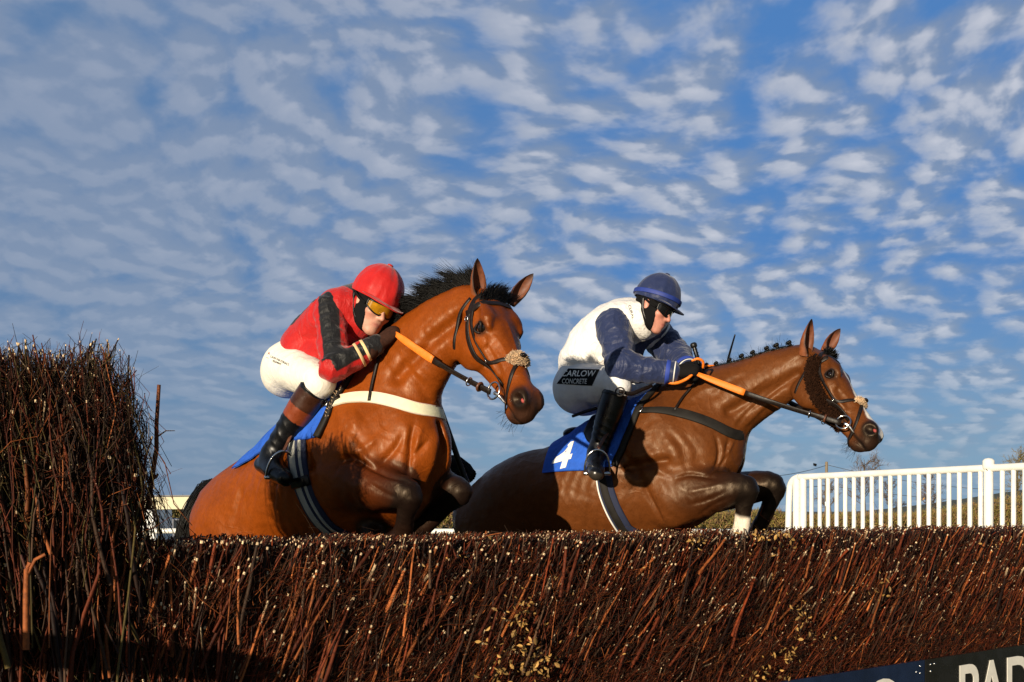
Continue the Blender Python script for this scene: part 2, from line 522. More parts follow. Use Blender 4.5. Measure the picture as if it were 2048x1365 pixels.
# ---------------------------------------------------------------- materials
MATS = {}
def material(name, color=(0.5, 0.5, 0.5), rough=0.6, metal=0.0, spec=0.5, attr=False, var=0.15, vscale=20.0, bump=0.0, bscale=200.0,
             coat=0.0, sheen=0.0, stretch=None, bdist=0.002, fold=0.0, fscale=16.0, trans=0.0):
    if name in MATS: return MATS[name]
    m = bpy.data.materials.new(name); m.use_nodes = True
    t = NT(m.node_tree); b = m.node_tree.nodes['Principled BSDF']
    tc = t.n('ShaderNodeTexCoord'); vec = tc.outputs['Object']
    base = t.n('ShaderNodeVertexColor', layer_name='Col').outputs[0] if attr else (*color, 1)
    nz = t.noise(vec, vscale, 4.0, 0.55)
    fac = t.maprange(nz.outputs['Fac'], 0.3, 0.7, 1 - var, 1 + var, False)
    gray = t.n('ShaderNodeCombineXYZ', in_0=fac, in_1=fac, in_2=fac).outputs[0]
    t.set(b.inputs['Base Color'], t.mix(1.0, base, gray, 'MULTIPLY'))
    b.inputs['Roughness'].default_value = rough; b.inputs['Metallic'].default_value = metal
    b.inputs['Specular IOR Level'].default_value = spec
    b.inputs['Coat Weight'].default_value = coat
    b.inputs['Sheen Weight'].default_value = sheen
    if trans: b.inputs['Transmission Weight'].default_value = trans
    if rough > 0.2:
        t.set(b.inputs['Roughness'], t.maprange(nz.outputs['Fac'], 0.3, 0.7, max(rough - 0.08, 0.05), min(rough + 0.1, 1), False))
    if bump:
        v2 = vec
        if stretch:
            mp = t.n('ShaderNodeMapping'); t.set(mp.inputs['Vector'], vec); mp.inputs['Scale'].default_value = stretch; v2 = mp.outputs[0]
        n2 = t.noise(v2, bscale, 3.0, 0.6)
        bm = t.n('ShaderNodeBump', in_Height=n2.outputs['Fac'], in_Strength=bump, in_Distance=bdist)
        if fold:
            w1 = t.noise(vec, fscale * .5, 2.0)
            wv = t.vmath('ADD', vec, t.vmath('SCALE', w1.outputs['Color'], 0.10))
            mp2 = t.n('ShaderNodeMapping'); t.set(mp2.inputs['Vector'], wv); mp2.inputs['Scale'].default_value = (1.5, 1.5, .75); mp2.inputs['Rotation'].default_value = (.3, .5, .2)
            r1 = t.math('ABSOLUTE', t.math('SUBTRACT', t.noise(mp2.outputs[0], fscale, 3.0, .55).outputs['Fac'], .5))
            hgt = t.math('SUBTRACT', 1.0, t.math('MINIMUM', t.math('MULTIPLY', r1, 7.0), 1.0))
            b2 = t.n('ShaderNodeBump', in_Height=hgt, in_Strength=fold, in_Distance=.006); t.set(b2.inputs['Normal'], bm.outputs[0]); bm = b2
        t.set(b.inputs['Normal'], bm.outputs[0])
    MATS[name] = m
    return m
# ---------------------------------------------------------------- horse materials
def coat_material():
    m = bpy.data.materials.new("horse_coat"); m.use_nodes = True
    t = NT(m.node_tree); b = m.node_tree.nodes['Principled BSDF']
    tc = t.n('ShaderNodeTexCoord'); vec = tc.outputs['Object']
    col = t.n('ShaderNodeVertexColor', layer_name='Col').outputs[0]
    n1 = t.noise(vec, 5.0, 3.0, 0.55).outputs['Fac']
    n2 = t.noise(vec, 38.0, 4.0, 0.6).outputs['Fac']
    mp = t.n('ShaderNodeMapping'); t.set(mp.inputs['Vector'], vec); mp.inputs['Scale'].default_value = (1, 1, 0.22)
    n3 = t.noise(mp.outputs[0], 300.0, 2.5, 0.6).outputs['Fac']
    f = t.math('ADD', t.maprange(n1, 0.3, 0.7, 0.86, 1.12, False), t.maprange(n2, 0.3, 0.7, -0.10, 0.10, False))
    f = t.math('ADD', f, t.maprange(n3, 0.3, 0.7, -0.17, 0.17, False))
    g = t.n('ShaderNodeCombineXYZ', in_0=f, in_1=f, in_2=f).outputs[0]
    t.set(b.inputs['Base Color'], t.mix(1.0, col, g, 'MULTIPLY'))
    t.set(b.inputs['Roughness'], t.math('ADD', t.maprange(n1, 0.3, 0.7, 0.36, 0.52, False), t.maprange(n3, 0.3, 0.7, -.10, .10, False)))
    b.inputs['Specular IOR Level'].default_value = 0.27
    b.inputs['Specular Tint'].default_value = (1.0, 0.75, 0.5, 1)
    b.inputs['Coat Weight'].default_value = 0.05; b.inputs['Coat Roughness'].default_value = 0.32
    wv = t.vmath('ADD', vec, t.vmath('SCALE', t.noise(vec, 9.0, 3.0).outputs['Color'], 0.10))
    vo = t.n('ShaderNodeTexVoronoi', feature='DISTANCE_TO_EDGE', in_Vector=wv, in_Scale=7.5)
    vein = t.math('MULTIPLY', t.maprange(vo.outputs['Distance'], 0.0, 0.055, 1.0, 0.0), t.maprange(n1, 0.42, 0.62))
    hh = t.math('ADD', t.math('MULTIPLY', vein, 0.55), t.math('MULTIPLY', n2, 0.40))
    hh = t.math('ADD', hh, t.math('MULTIPLY', n3, 0.60))
    bm = t.n('ShaderNodeBump', in_Height=hh, in_Strength=0.42, in_Distance=0.0035)
    t.set(b.inputs['Normal'], bm.outputs[0])
    return m
M_COAT = coat_material()
M_HAIR = material('black_hair', (0.004, 0.0035, 0.003), 0.45, spec=.22, var=0.4, vscale=60)
M_LEATHER = material('dark_leather', (0.010, 0.006, 0.0045), 0.45, spec=.3, var=0.3, vscale=60, bump=0.25, bscale=500)
M_BROWNL = material('brown_leather', (0.10, 0.035, 0.015), 0.45, var=0.3, vscale=60, bump=0.25, bscale=500)
M_BLACKL = material('black_leather', (0.004, 0.004, 0.0045), 0.34, spec=.35, var=0.3, vscale=40, bump=0.2, bscale=400)
M_STEEL = material('steel', (0.75, 0.74, 0.72), 0.22, metal=1.0, var=0.1)
M_ORANGE = material('orange_rubber', (0.85, 0.20, 0.012), 0.55, var=0.12, vscale=80, bump=0.3, bscale=900)
M_EYE = material('horse_eye', (0.010, 0.006, 0.004), 0.06, var=0.2, coat=1.0)
M_PINK = material('nostril_lining', (0.32, 0.05, 0.04), 0.6, var=0.4, vscale=120)
M_FLEECE = material('tan_sheepskin', (0.62, 0.43, 0.25), 0.95, var=0.35, vscale=90, sheen=0.4)
M_DFLEECE = material('brown_sheepskin', (0.024, 0.009, 0.004), 0.95, spec=.1, var=0.5, vscale=90)
M_HOOF = material('hoof_horn', (0.012, 0.010, 0.009), 0.4, spec=.3, var=0.3)
M_ELASTIC = material('pale_elastic', (0.78, 0.75, 0.52), 0.75, var=0.08, vscale=30, bump=0.4, bscale=900)
M_PIPING = material('pale_piping', (0.75, 0.62, 0.50), 0.8)
M_GREYWEB = material('grey_webbing', (0.40, 0.40, 0.35), 0.8, var=0.12, bump=0.4, bscale=900)
M_NAVYWEB = material('navy_webbing', (0.012, 0.018, 0.05), 0.8, var=0.15, bump=0.4, bscale=900)
M_BLUE = material('blue_cloth', (0.022, 0.105, 0.52), 0.8, spec=.25, var=0.16, vscale=25, bump=0.3, bscale=90, bdist=0.004, fold=.55, fscale=9)
M_WHITE = material('white_cloth', (0.80, 0.78, 0.72), 0.8, var=0.06, bump=0.2, bscale=200)
M_DARKGIRTH = material('dark_girth', (0.013, 0.011, 0.009), 0.65, spec=.25, var=0.3, bump=0.3, bscale=500)

class Frame:
    """horse body frame: a along the travel direction, l to the horse's right, z up; c the breast point"""
    def __init__(s, c, d):
        s.c = np.asarray(c, float); s.d = nrm([d[0], d[1], 0.0]); s.r = V3(s.d[1], -s.d[0], 0)
    def __call__(s, a, l, z):
        return np.array([s.c[0] + a * s.d[0] + l * s.r[0], s.c[1] + a * s.d[1] + l * s.r[1], EYE + z])
    def inv(s, p):
        q = np.asarray(p, float) - s.c
        return np.stack([q @ s.d, q @ s.r, np.asarray(p)[..., 2] - EYE], -1)
class HeadFrame:
    def __init__(s, hp, mz, L, ref=0.60):
        s.o = np.asarray(hp, float); f = np.asarray(mz, float) - s.o
        s.s = np.linalg.norm(f) / ref; s.x = 1.17; s.f = nrm(f); s.L = nrm(np.asarray(L) - s.f * np.dot(L, s.f)); s.n = np.cross(s.f, s.L)
    def __call__(s, u, v, w=0.0): return s.o + s.s * (u * s.f + s.x * (v * s.n + w * s.L))
    def inv(s, p):
        q = (np.asarray(p, float) - s.o) / s.s
        return np.stack([q @ s.f, q @ s.n / s.x, q @ s.L / s.x], -1)

def horse_head(Fd, H):
    s = H.s; A = [H.f, H.n, H.L]
    def pl(rows): return np.array([H(*r) for r in rows])
    S = lambda x: np.array(x) * s * (1.12 if np.ndim(x) else 1)
    Fd.tube(pl([(-.02, -.02), (.08, .0), (.19, .0), (.31, -.004), (.43, -.008), (.54, -.014)]), S([.075, .084, .080, .065, .056, .054]),
            S([.062, .085, .092, .066, .051, .048]), H.L, 0.03)
    for w in (-1, 1):
        Fd.ell(H(.165, -.085, .046 * w), S([.115, .098, .042]), A, 0.035)
        Fd.ell(H(.185, .050, .075 * w), S([.045, .020, .018]), A, 0.02)
        Fd.ell(H(.235, .004, .080 * w), S([.040, .018, .014]), A, 0.02)
        Fd.tube(pl([(.23, -.014, .085 * w), (.33, -.026, .062 * w), (.41, -.03, .050 * w)]), S([.012, .012, .008]), k=0.02)
        Fd.tube(pl([(.09, .05, .065 * w), (.17, .062, .06 * w)]), S([.02, .02]), k=0.03)
    Fd.tube(pl([(.13, -.125), (.27, -.105), (.41, -.082), (.53, -.072), (.59, -.076)]), S([.050, .040, .030, .027, .028]), S([.050, .040, .030, .029, .030]), H.L, 0.03)
    Fd.ell(H(.572, -.088), S([.040, .026, .031]), A, 0.02)
    Fd.ell(H(.570, -.020), S([.068, .057, .045]), A, 0.035)
    Fd.ell(H(.615, -.040), S([.036, .042, .040]), A, 0.025)
    for w in (-1, 1):
        Fd.ell(H(.578, .004, .036 * w), S([.048, .038, .024]), A, 0.022)
        Fd.ell(H(.592, .006, .066 * w), S([.031, .023, .026]), [nrm(H.f + .35 * H.n), nrm(H.n - .35 * H.f), H.L], 0.008, '-')
        Fd.ell(H(.200, .024, .097 * w), S([.026, .017, .016]), A, 0.012, '-')
        Fd.ell(H(.115, .035, .100 * w), S([.03, .02, .018]), A, 0.03, '-')
        Fd.tube(pl([(.45, -.058, .052 * w), (.53, -.060, .055 * w), (.60, -.068, .045 * w), (.635, -.070, .02 * w)]), S([.0075] * 4), k=0.008, op='-')

def ear_mesh(base, tip, opening, length_w, mat, root, name='ear'):
    """cupped leaf-shaped ear: opening is the direction the hollow faces"""
    base = np.asarray(base); tip = np.asarray(tip); ax = tip - base; Ln = np.linalg.norm(ax); ax = ax / Ln
    op = nrm(np.asarray(opening) - ax * np.dot(opening, ax)); sd = np.cross(ax, op)
    nt, ns = 16, 15
    v = []; col = []
    for layer in (0, 1):
        for i in range(nt):
            t = i / (nt - 1)
            w = length_w * (0.62 + 0.75 * t) * (1 - t ** 2.6) if t < 1 else 0
            w = length_w * np.interp(t, [0, .15, .4, .6, .8, .93, 1], [.72, .86, 1.0, .9, .6, .3, .03])
            depth = np.interp(t, [0, .3, .7, 1], [1.0, .85, .55, .1])
            curl = 0.10 * Ln * t * t
            for j in range(ns):
                a = (j / (ns - 1) * 2 - 1); th = a * math.radians(np.interp(t, [0, .3, 1], [165, 118, 95]))
                r = w * (1 - 0.10 * layer)
                x = sd * (r * math.sin(th)) - op * (r * depth * math.cos(th)) + op * (r * depth * 0.2)
                v.append(base + ax * (t * Ln) + x + op * curl * 0.3 + (op * 0.004 if layer else 0))
                edge = sstep(abs(a), 0.82, 1.0); tipd = sstep(t, 0.72, 1.0)
                c = np.array([0.20, 0.055, 0.014]) if layer == 0 else np.array([0.15, 0.045, 0.017])
                c = c * (1 - max(edge * 0.85, tipd * 0.92)); col.append(c)
    q = []
    for layer in (0, 1):
        o = layer * nt * ns
        for i in range(nt - 1):
            for j in range(ns - 1):
                f = [o + i * ns + j, o + i * ns + j + 1, o + (i + 1) * ns + j + 1, o + (i + 1) * ns + j]
                q.append(f if layer == 0 else f[::-1])
    o = nt * ns
    for i in range(nt - 1):
        q.append([i * ns, (i + 1) * ns, o + (i + 1) * ns, o + i * ns]); j = ns - 1
        q.append([i * ns + j, o + i * ns + j, o + (i + 1) * ns + j, (i + 1) * ns + j])
    return mesh(name, v, np.array(q), mat, root, np.array(col))

def uv_ball(c, r, nu=16, nv=10, A=None):
    A = np.eye(3) if A is None else np.array(A); r = np.broadcast_to(np.asarray(r, float), (3,))
    v = []; q = []
    for i in range(nv + 1):
        th = math.pi * i / nv
        for j in range(nu):
            ph = 2 * math.pi * j / nu
            e = np.array([math.sin(th) * math.cos(ph), math.sin(th) * math.sin(ph), math.cos(th)]) * r
            v.append(np.asarray(c) + e @ A)
    for i in range(nv):
        for j in range(nu): q.append([i * nu + j, (i + 1) * nu + j, (i + 1) * nu + (j + 1) % nu, i * nu + (j + 1) % nu])
    return np.array(v), np.array(q)
def torus(c, n, R, r, up=(0, 0, 1), seg=28, sides=8, sx=1.0):
    n = nrm(n); up = nrm(np.asarray(up) - n * np.dot(up, n)); sd = np.cross(n, up)
    a = np.linspace(0, 2 * math.pi, seg, endpoint=False)
    v = []; q = []
    for t in a:
        d = up * math.cos(t) + sd * math.sin(t) * sx; p = c + d * R; dd = nrm(d)
        for s in range(sides):
            b = 2 * math.pi * s / sides; v.append(p + r * (dd * math.cos(b) + n * math.sin(b)))
    for i in range(seg):
        for s in range(sides):
            j = (i + 1) % seg; q.append([i * sides + s, j * sides + s, j * sides + (s + 1) % sides, i * sides + (s + 1) % sides])
    return np.array(v), np.array(q)
def fleece(pts, nor, width, lift, n, length, root, name, mat, r0=0.0025, oval=False):
    """curly tufts along a strap"""
    pts = np.asarray(pts); m = len(pts); T = nrm(np.gradient(pts, axis=0)); S = nrm(np.cross(T, nor))
    k = rng.integers(0, m, n); off = (rng.random(n) - 0.5) * width
    if oval: off = off * np.sqrt(np.clip(1 - ((k - (m - 1) / 2) / (m / 2)) ** 2, 0, 1))
    edge = 1 - (np.abs(off) / (width * 0.5)) ** 2
    if oval: edge = edge * (1 - .8 * ((k - (m - 1) / 2) / (m / 2)) ** 2)
    b = pts[k] + T[k] * (rng.normal(0, 0.004, n))[:, None] + S[k] * off[:, None] + nor[k] * (lift * (0.15 + 0.85 * edge))[:, None] 
    d = nrm(nor[k] * 1.0 + S[k] * (off / width * 2.2)[:, None] + rng.normal(0, 0.45, (n, 3)))
    K = 4; t = np.linspace(0, 1, K)
    L = length * (0.6 + 0.8 * rng.random(n))
    curl = rng.normal(0, 0.5, (n, 3))
    p = b[:, None] + d[:, None] * (t[None, :, None] * L[:, None, None]) + curl[:, None] * (t ** 2)[None, :, None] * (L * 0.7)[:, None, None]
    v, q = tubes(p, r0 * np.array([1.4, 1.5, 1.2, 0.5])[None], 3)
    core, cq = band(pts, nor, width * 0.9 * (np.sqrt(np.clip(1 - (np.linspace(-1, 1, m)) ** 2, .02, 1)) * .9 if oval else 1), lift * (0.6 if oval else 0.9))
    vv, fs = join([(v, q), (core, cq)])
    return mesh(name, vv, fs, mat, root)
def hair(pts, rad, root, name, mat=None):
    v, q = tubes(pts, rad, 3)
    return mesh(name, v, q, mat or M_HAIR, root)
def hoof_mesh(top, toe_dir, down, root, r=0.062, h=0.085):
    down = nrm(down); f = nrm(np.asarray(toe_dir) - down * np.dot(toe_dir, down)); sd = np.cross(down, f)
    v = []; q = []; n = 18
    prof = [(0.0, 0.02), (0.0, .80), (0.2, .90), (1.0, 1.12), (1.02, 1.05), (0.97, .9), (0.93, .03)]
    for t, rr in prof:
        for j in range(n):
            a = 2 * math.pi * j / n; c = math.cos(a)
            v.append(np.asarray(top) + down * h * t * (1 if c > -.2 else .8) + (f * (c * (1.1 if c > 0 else .85) + 0.35 * t) + sd * math.sin(a)) * r * rr)
    for i in range(len(prof) - 1):
        for j in range(n): q.append([i * n + j, i * n + (j + 1) % n, (i + 1) * n + (j + 1) % n, (i + 1) * n + j])
    return mesh('hoof', v, np.array(q), M_HOOF, root)

def build_horse(spec):
    B = Frame(spec['c'], spec['d']); H = HeadFrame(spec['poll'], spec['muzzle'], spec['L'])
    Fd = Field(B.d, spec.get('vox', 0.0068))
    T = np.array(spec['torso'])          # a, z, rv, rw
    Fd.tube([B(a, 0, z) for a, z, _, _ in T], T[:, 2], T[:, 3], B.r, 0.05, 5)
    zb, ab = spec['breast']              # muscles of the breast
    for l in (-1, 1):
        Fd.ell(B(ab + .015, l * .090, zb - .02), [.12, .084, .14], [B.d, B.r, V3(0, 0, 1)], 0.035)
        Fd.ell(B(ab - .03, l * .16, zb - .12), [.13, .085, .085], [B.d, B.r, V3(0, 0, 1)], 0.04)
        Fd.ell(B(ab - .18, l * .150, zb + .07), [.17, .080, .23], [B.d * .9 + V3(0, 0, .45), B.r, V3(0, 0, .9) - B.d * .45], 0.06)
        Fd.ell(B(ab - .40, l * .17, zb - .04), [.17, .10, .15], [B.d, B.r, V3(0, 0, 1)], 0.06)
        Fd.tube([B(ab - .20, l * .19, zb + .22), B(ab - .10, l * .215, zb + .05), B(ab - .05, l * .19, zb - .06)], [.03, .045, .03], k=.05)
        # flank, stifle and thigh
        a0, z0 = T[0][0], T[0][1]
        Fd.ell(B(a0 + .12, l * .13, z0 - .02), [.22, .12, .26], [B.d, B.r, V3(0, 0, 1)], 0.08)
    Fd.tube([B(ab + .15, 0, zb + .14), B(ab + .17, 0, zb + .0), B(ab + .12, 0, zb - .16)], [.012, .030, .030], k=.04, op='-')
    for l in (-1, 1):
        for g in spec.get('grooves', [[(-.40, .285, .24), (-.36, .285, .06), (-.27, .27, -.08)], [(-.36, .25, -.05), (-.24, .265, -.03), (-.12, .25, -.01)]]):
            Fd.tube([B(ab + a, l * ll, zb + z) for a, ll, z in g], [.006, .012, .006], k=.045, op='-')
    N = spec['neck']
    Fd.tube([n[0] for n in N], [n[1] for n in N], [n[2] for n in N], B.r, 0.07, 5)
    horse_head(Fd, H)
    # throat groove and neck muscle line
    for l in (-1, 1):
        g = [N[i][0] - V3(0, 0, N[i][1] * .42) + B.r * l * N[i][2] * 0.95 for i in range(1, len(N))]
        Fd.tube(g, [.012] * len(g), k=.05, op='-')
    LEG = {}
    for nm, leg in spec['legs'].items():
        pts = np.array([p for p, *_ in leg]); rv = np.array([r for _, r, _ in leg]); rw = np.array([r for _, _, r in leg])
        Fd.tube(pts, rv, rw, B.r, 0.045, 4)
        LEG[nm] = (pts, rv)
    for pts in spec.get('extra', []): Fd.tube(pts[0], pts[1], k=pts[2] if len(pts) > 2 else .03)
    v, q = Fd.build()
    nr = vnormals(v, q)
    # veins, ribs and skin folds
    loc = B.inv(v); hu = H.inv(v)
    inhead = (hu[:, 0] > -0.02) & (hu[:, 0] < .72) & (np.abs(hu[:, 1]) < .3) & (np.abs(hu[:, 2]) < .16)
    ribs = sstep(loc[:, 0], -.95, -.8) * (1 - sstep(loc[:, 0], -.55, -.4)) * (~inhead)
    disp = 0.0012 * ribs * np.sin((loc[:, 0] - 0.35 * loc[:, 2]) * 2 * math.pi / .058)
    disp += 0.007 * fbm(v, 7.0, 3, 3) * (~inhead) + 0.0018 * fbm(v, 24.0, 9, 2) + 0.0008 * fbm(v, 60.0, 19, 2)
    sh = np.exp(-((loc[:, 0] + .12) / .22) ** 2) * (loc[:, 1] > 0) * (~inhead)
    disp += 0.006 * sh * np.maximum(0, fbm(np.stack([loc[:, 0] * 9 + loc[:, 2] * 6, loc[:, 1] * 3, loc[:, 2] * 3 - loc[:, 0] * 2], 1), 1.6, 21, 2))
    if spec.get('relief'):
        b0 = bvh_of(v, q)
        for pix, sig, amp in spec['relief']:
            pp, _ = surf_path(b0, pix, 26, B.c[1], 1)
            near = np.where((np.abs(v - pp.mean(0)) < (np.ptp(pp, axis=0) / 2 + sig * 3 + .02)).all(1))[0]
            if not len(near): continue
            d = np.full(len(near), 9.0); tt = np.zeros(len(near))
            for i, (a_, b_) in enumerate(zip(pp[:-1], pp[1:])):
                ab = b_ - a_; t_ = np.clip(((v[near] - a_) @ ab) / (ab @ ab + 1e-12), 0, 1); dd = np.linalg.norm(v[near] - a_ - t_[:, None] * ab, axis=1)
                m_ = dd < d; d[m_] = dd[m_]; tt[m_] = (i + t_[m_]) / (len(pp) - 1)
            disp[near] += amp * np.exp(-(d / sig) ** 2) * np.sqrt(np.clip(np.sin(np.clip(tt, .02, .98) * math.pi), 0, 1))
    v = v + nr * disp[:, None]
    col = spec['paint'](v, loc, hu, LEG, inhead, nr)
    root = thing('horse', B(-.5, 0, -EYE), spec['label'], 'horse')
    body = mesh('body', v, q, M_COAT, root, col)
    bv = bvh_of(v, q)
    for w in (-1, 1):
        ev, eq = uv_ball(H(.200, .022, .079 * w), .0225 * H.s)
        mesh('eye', ev, eq, M_EYE, root)
        pv, pq = uv_ball(H(.608, .017, .047 * w), np.array([.012, .008, .007]) * H.s, A=[H.f, H.n, H.L])
        mesh('nostril_lining', pv, pq, M_PINK, root)
        # eyelids
        for sgn in (1, -1):
            lid = [H(.175, .022 + .002 * sgn, .090 * w), H(.187, .022 + .017 * sgn, .098 * w), H(.203, .021 + .019 * sgn, .100 * w), H(.222, .016 + .004 * sgn, .094 * w)]
            lv, lq = tube1(lid, np.array([.004, .0065, .0065, .004]) * H.s, 6)
            mesh('eyelid', lv, lq, M_DARKSKIN, root)
    for e in spec['ears']: ear_mesh(e[0], e[1], e[2], e[3], M_EAR, root)
    return root, B, H, bv, v, q, LEG
M_DARKSKIN = material('dark_skin', (0.010, 0.006, 0.0045), 0.5, spec=.3, var=0.3, vscale=60)
M_EAR = material('ear_fur', (0.2, 0.06, 0.015), 0.6, attr=True, var=0.2, vscale=60)

def tack(root, B, H, bv, opt):
    """bridle on a horse's head"""
    br = root
    def strap(name, rows, w, n=26, th=.0035, mat=M_LEATHER, it=2, lift=0.0):
        p, no = path3(bv, [H(*r) for r in rows], n, it); vv, qq = band(p + no * .002, no, w, th, lift=lift)
        return vv, qq, p, no
    parts = []
    for s in (-1, 1):
        parts.append(strap('cheek', [(.02, .10, 0), (.03, .06, s * .09), (.12, -.035, s * .11), (.26, -.075, s * .10), (.40, -.068, s * .07), (.462, -.055, s * .06)], .024, it=4)[:2])
        parts.append(strap('throat', [(.02, .04, s * .09), (.07, -.06, s * .11), (.14, -.15, s * .07), (.17, -.21, 0)], .015, it=8)[:2])
    parts.append(strap('brow', [(.075, -.015, -.11), (.095, .05, -.085), (.10, .10, 0), (.095, .05, .085), (.075, -.015, .11)], .025)[:2])
    vv, fs = join(parts); bridle = mesh('bridle', vv, fs, M_LEATHER, root)
    parts = []
    for s in (-1, 1):
        parts.append(strap('nose', [(.05, .045, s * .09), (.16, -.015, s * .105), (.28, -.04, s * .09), (.345, -.04, s * .07), (.37, .01, s * .065), (.40, .058, s * .02), (.41, .07, -s * .01),
                                    (.45, .04, -s * .05), (.50, -.02, -s * .06), (.535, -.09, -s * .045), (.55, -.13, 0)], .017, 44)[:2])
    vv, fs = join(parts); mesh('noseband', vv, fs, M_LEATHER, bridle)
    # sheepskin pad where the noseband crosses
    p, no = path3(bv, [H(.395, .050, -.045), H(.402, .07, 0), H(.395, .050, .045)], 15)
    pk = opt.get('pad', 1.0)
    fleece(p, no, .062 * pk, .016 * pk, int(6000 * pk), .010 * (pk + 1) / 2, bridle, 'sheepskin_pad', M_FLEECE, .0014, True)
    pv, pq = uv_ball(H(.402, .062 + .016 * pk, 0), np.array([.012, .010, .018]) * H.s, A=[H.f, H.n, H.L]); mesh('pad_centre', pv, pq, M_LEATHER, bridle)
    for s in (-1, 1):
        c = H(.470, -.066, s * .072)
        rv, rq = torus(c, H.L * s + H.n * .15 - H.f * .1, .036, .0042, H.f, sx=0.95); mesh('bit_ring', rv, rq, M_STEEL, bridle)
        mv, mq = tube1([c + H.f * .012 * H.s, H(.505, -.058, s * .066), H(.545, -.060, s * .05)], [.0085, .0075, .004], 10)
        mesh('bit_cheek', mv, mq, M_STEEL, bridle)
        for (uu, vv_, ww) in ((.10, -.02, .108), (.33, -.074, .092)):
            r = bv.find_nearest(Vector(H(uu, vv_, s * ww))); c2 = np.array(r[0]) + np.array(r[1]) * .006
            kv, kq = torus(c2, np.array(r[1]), .0105, .002, H.f, 16, 6); mesh('buckle', kv, kq, M_STEEL, bridle)
    return bridle
# ================================================================ first horse (left, bright bay)
HAIRN = {}
def leg_black(v, pts, frac_i, width=.12):
    """0..1 how far below the joint index a vertex lies along the leg"""
    a, b = pts[frac_i - 1], pts[frac_i]
    ax = nrm(b - a)
    return sstep((v - b) @ ax, -width, width * 0.15)
def near_leg(v, pts, r):
    d = np.full(len(v), 9.0)
    for a, b in zip(pts[:-1], pts[1:]):
        ab = b - a; t = np.clip(((v - a) @ ab) / (ab @ ab), 0, 1); d = np.minimum(d, np.linalg.norm(v - a - t[:, None] * ab, axis=1))
    return d
def paint_base(v, loc, hu, LEG, inhead, nr, base, dark, pts_black=(0.005, 0.0038, 0.0034), muzzle=(0.020, 0.011, 0.008)):
    col = np.tile(np.array(base), (len(v), 1))
    def blend(m, c): col[:] = col * (1 - m[:, None]) + np.array(c) * m[:, None]
    n = fbm(v, 4.0, 5, 2)
    blend(np.clip(0.35 * n, 0, .4), dark)
    # darker along the top of the neck and back
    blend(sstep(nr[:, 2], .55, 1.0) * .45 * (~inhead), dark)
    face = inhead & (hu[:, 1] > -.02)
    blend(np.where(face, sstep(hu[:, 1], .02, .085) * .55, 0), dark)
    mz = np.where(inhead, sstep(hu[:, 0] + .25 * (hu[:, 1] < -.05) * 0 - .12 * np.clip(-hu[:, 1] - .02, 0, .1) * 0, .50, .62), 0)
    blend(mz * .93, muzzle)
    no = np.where(inhead, 1 - sstep(np.linalg.norm((hu - np.array([.584, .008, 0])) / np.array([.05, .042, 9]), axis=1), .7, 1.25), 0) * (np.abs(hu[:, 2]) > .03)
    blend(no * .9, (0.005, 0.004, 0.0035))
    for w in (-1, 1):
        e = np.where(inhead, 1 - sstep(np.linalg.norm((hu - np.array([.2, .022, .09 * w])) / np.array([.045, .034, .05]), axis=1), .6, 1.2), 0)
        blend(e * .8, (0.03, 0.016, 0.011))
    lip = np.where(inhead & (hu[:, 0] > .42), np.exp(-((hu[:, 1] + .063) / .008) ** 2), 0); blend(lip * .9, (0.01, 0.007, 0.006))
    for nm, (pts, rv) in LEG.items():
        ki = {'fore': 2, 'hind': 3}[nm.split('_')[0]]
        d = near_leg(v, pts[ki - 1:], rv)
        m = (d < .13)
        f1 = leg_black(v, pts, ki, .26)
        d2 = near_leg(v, pts[ki:], rv)
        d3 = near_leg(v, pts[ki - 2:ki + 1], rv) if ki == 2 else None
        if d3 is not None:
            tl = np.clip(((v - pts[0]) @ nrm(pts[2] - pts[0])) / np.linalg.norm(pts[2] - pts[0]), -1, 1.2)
            blend((1 - sstep(d3, .10, .17)) * sstep(tl, -.12, .35) * .80, dark)  # forearm darkened from the elbow: dark bay leg, with its shade painted in
        mm = np.maximum(np.where(m, f1, 0), 1 - sstep(d2, .06, .105))
        blend(mm * .96, pts_black)
    return col, blend

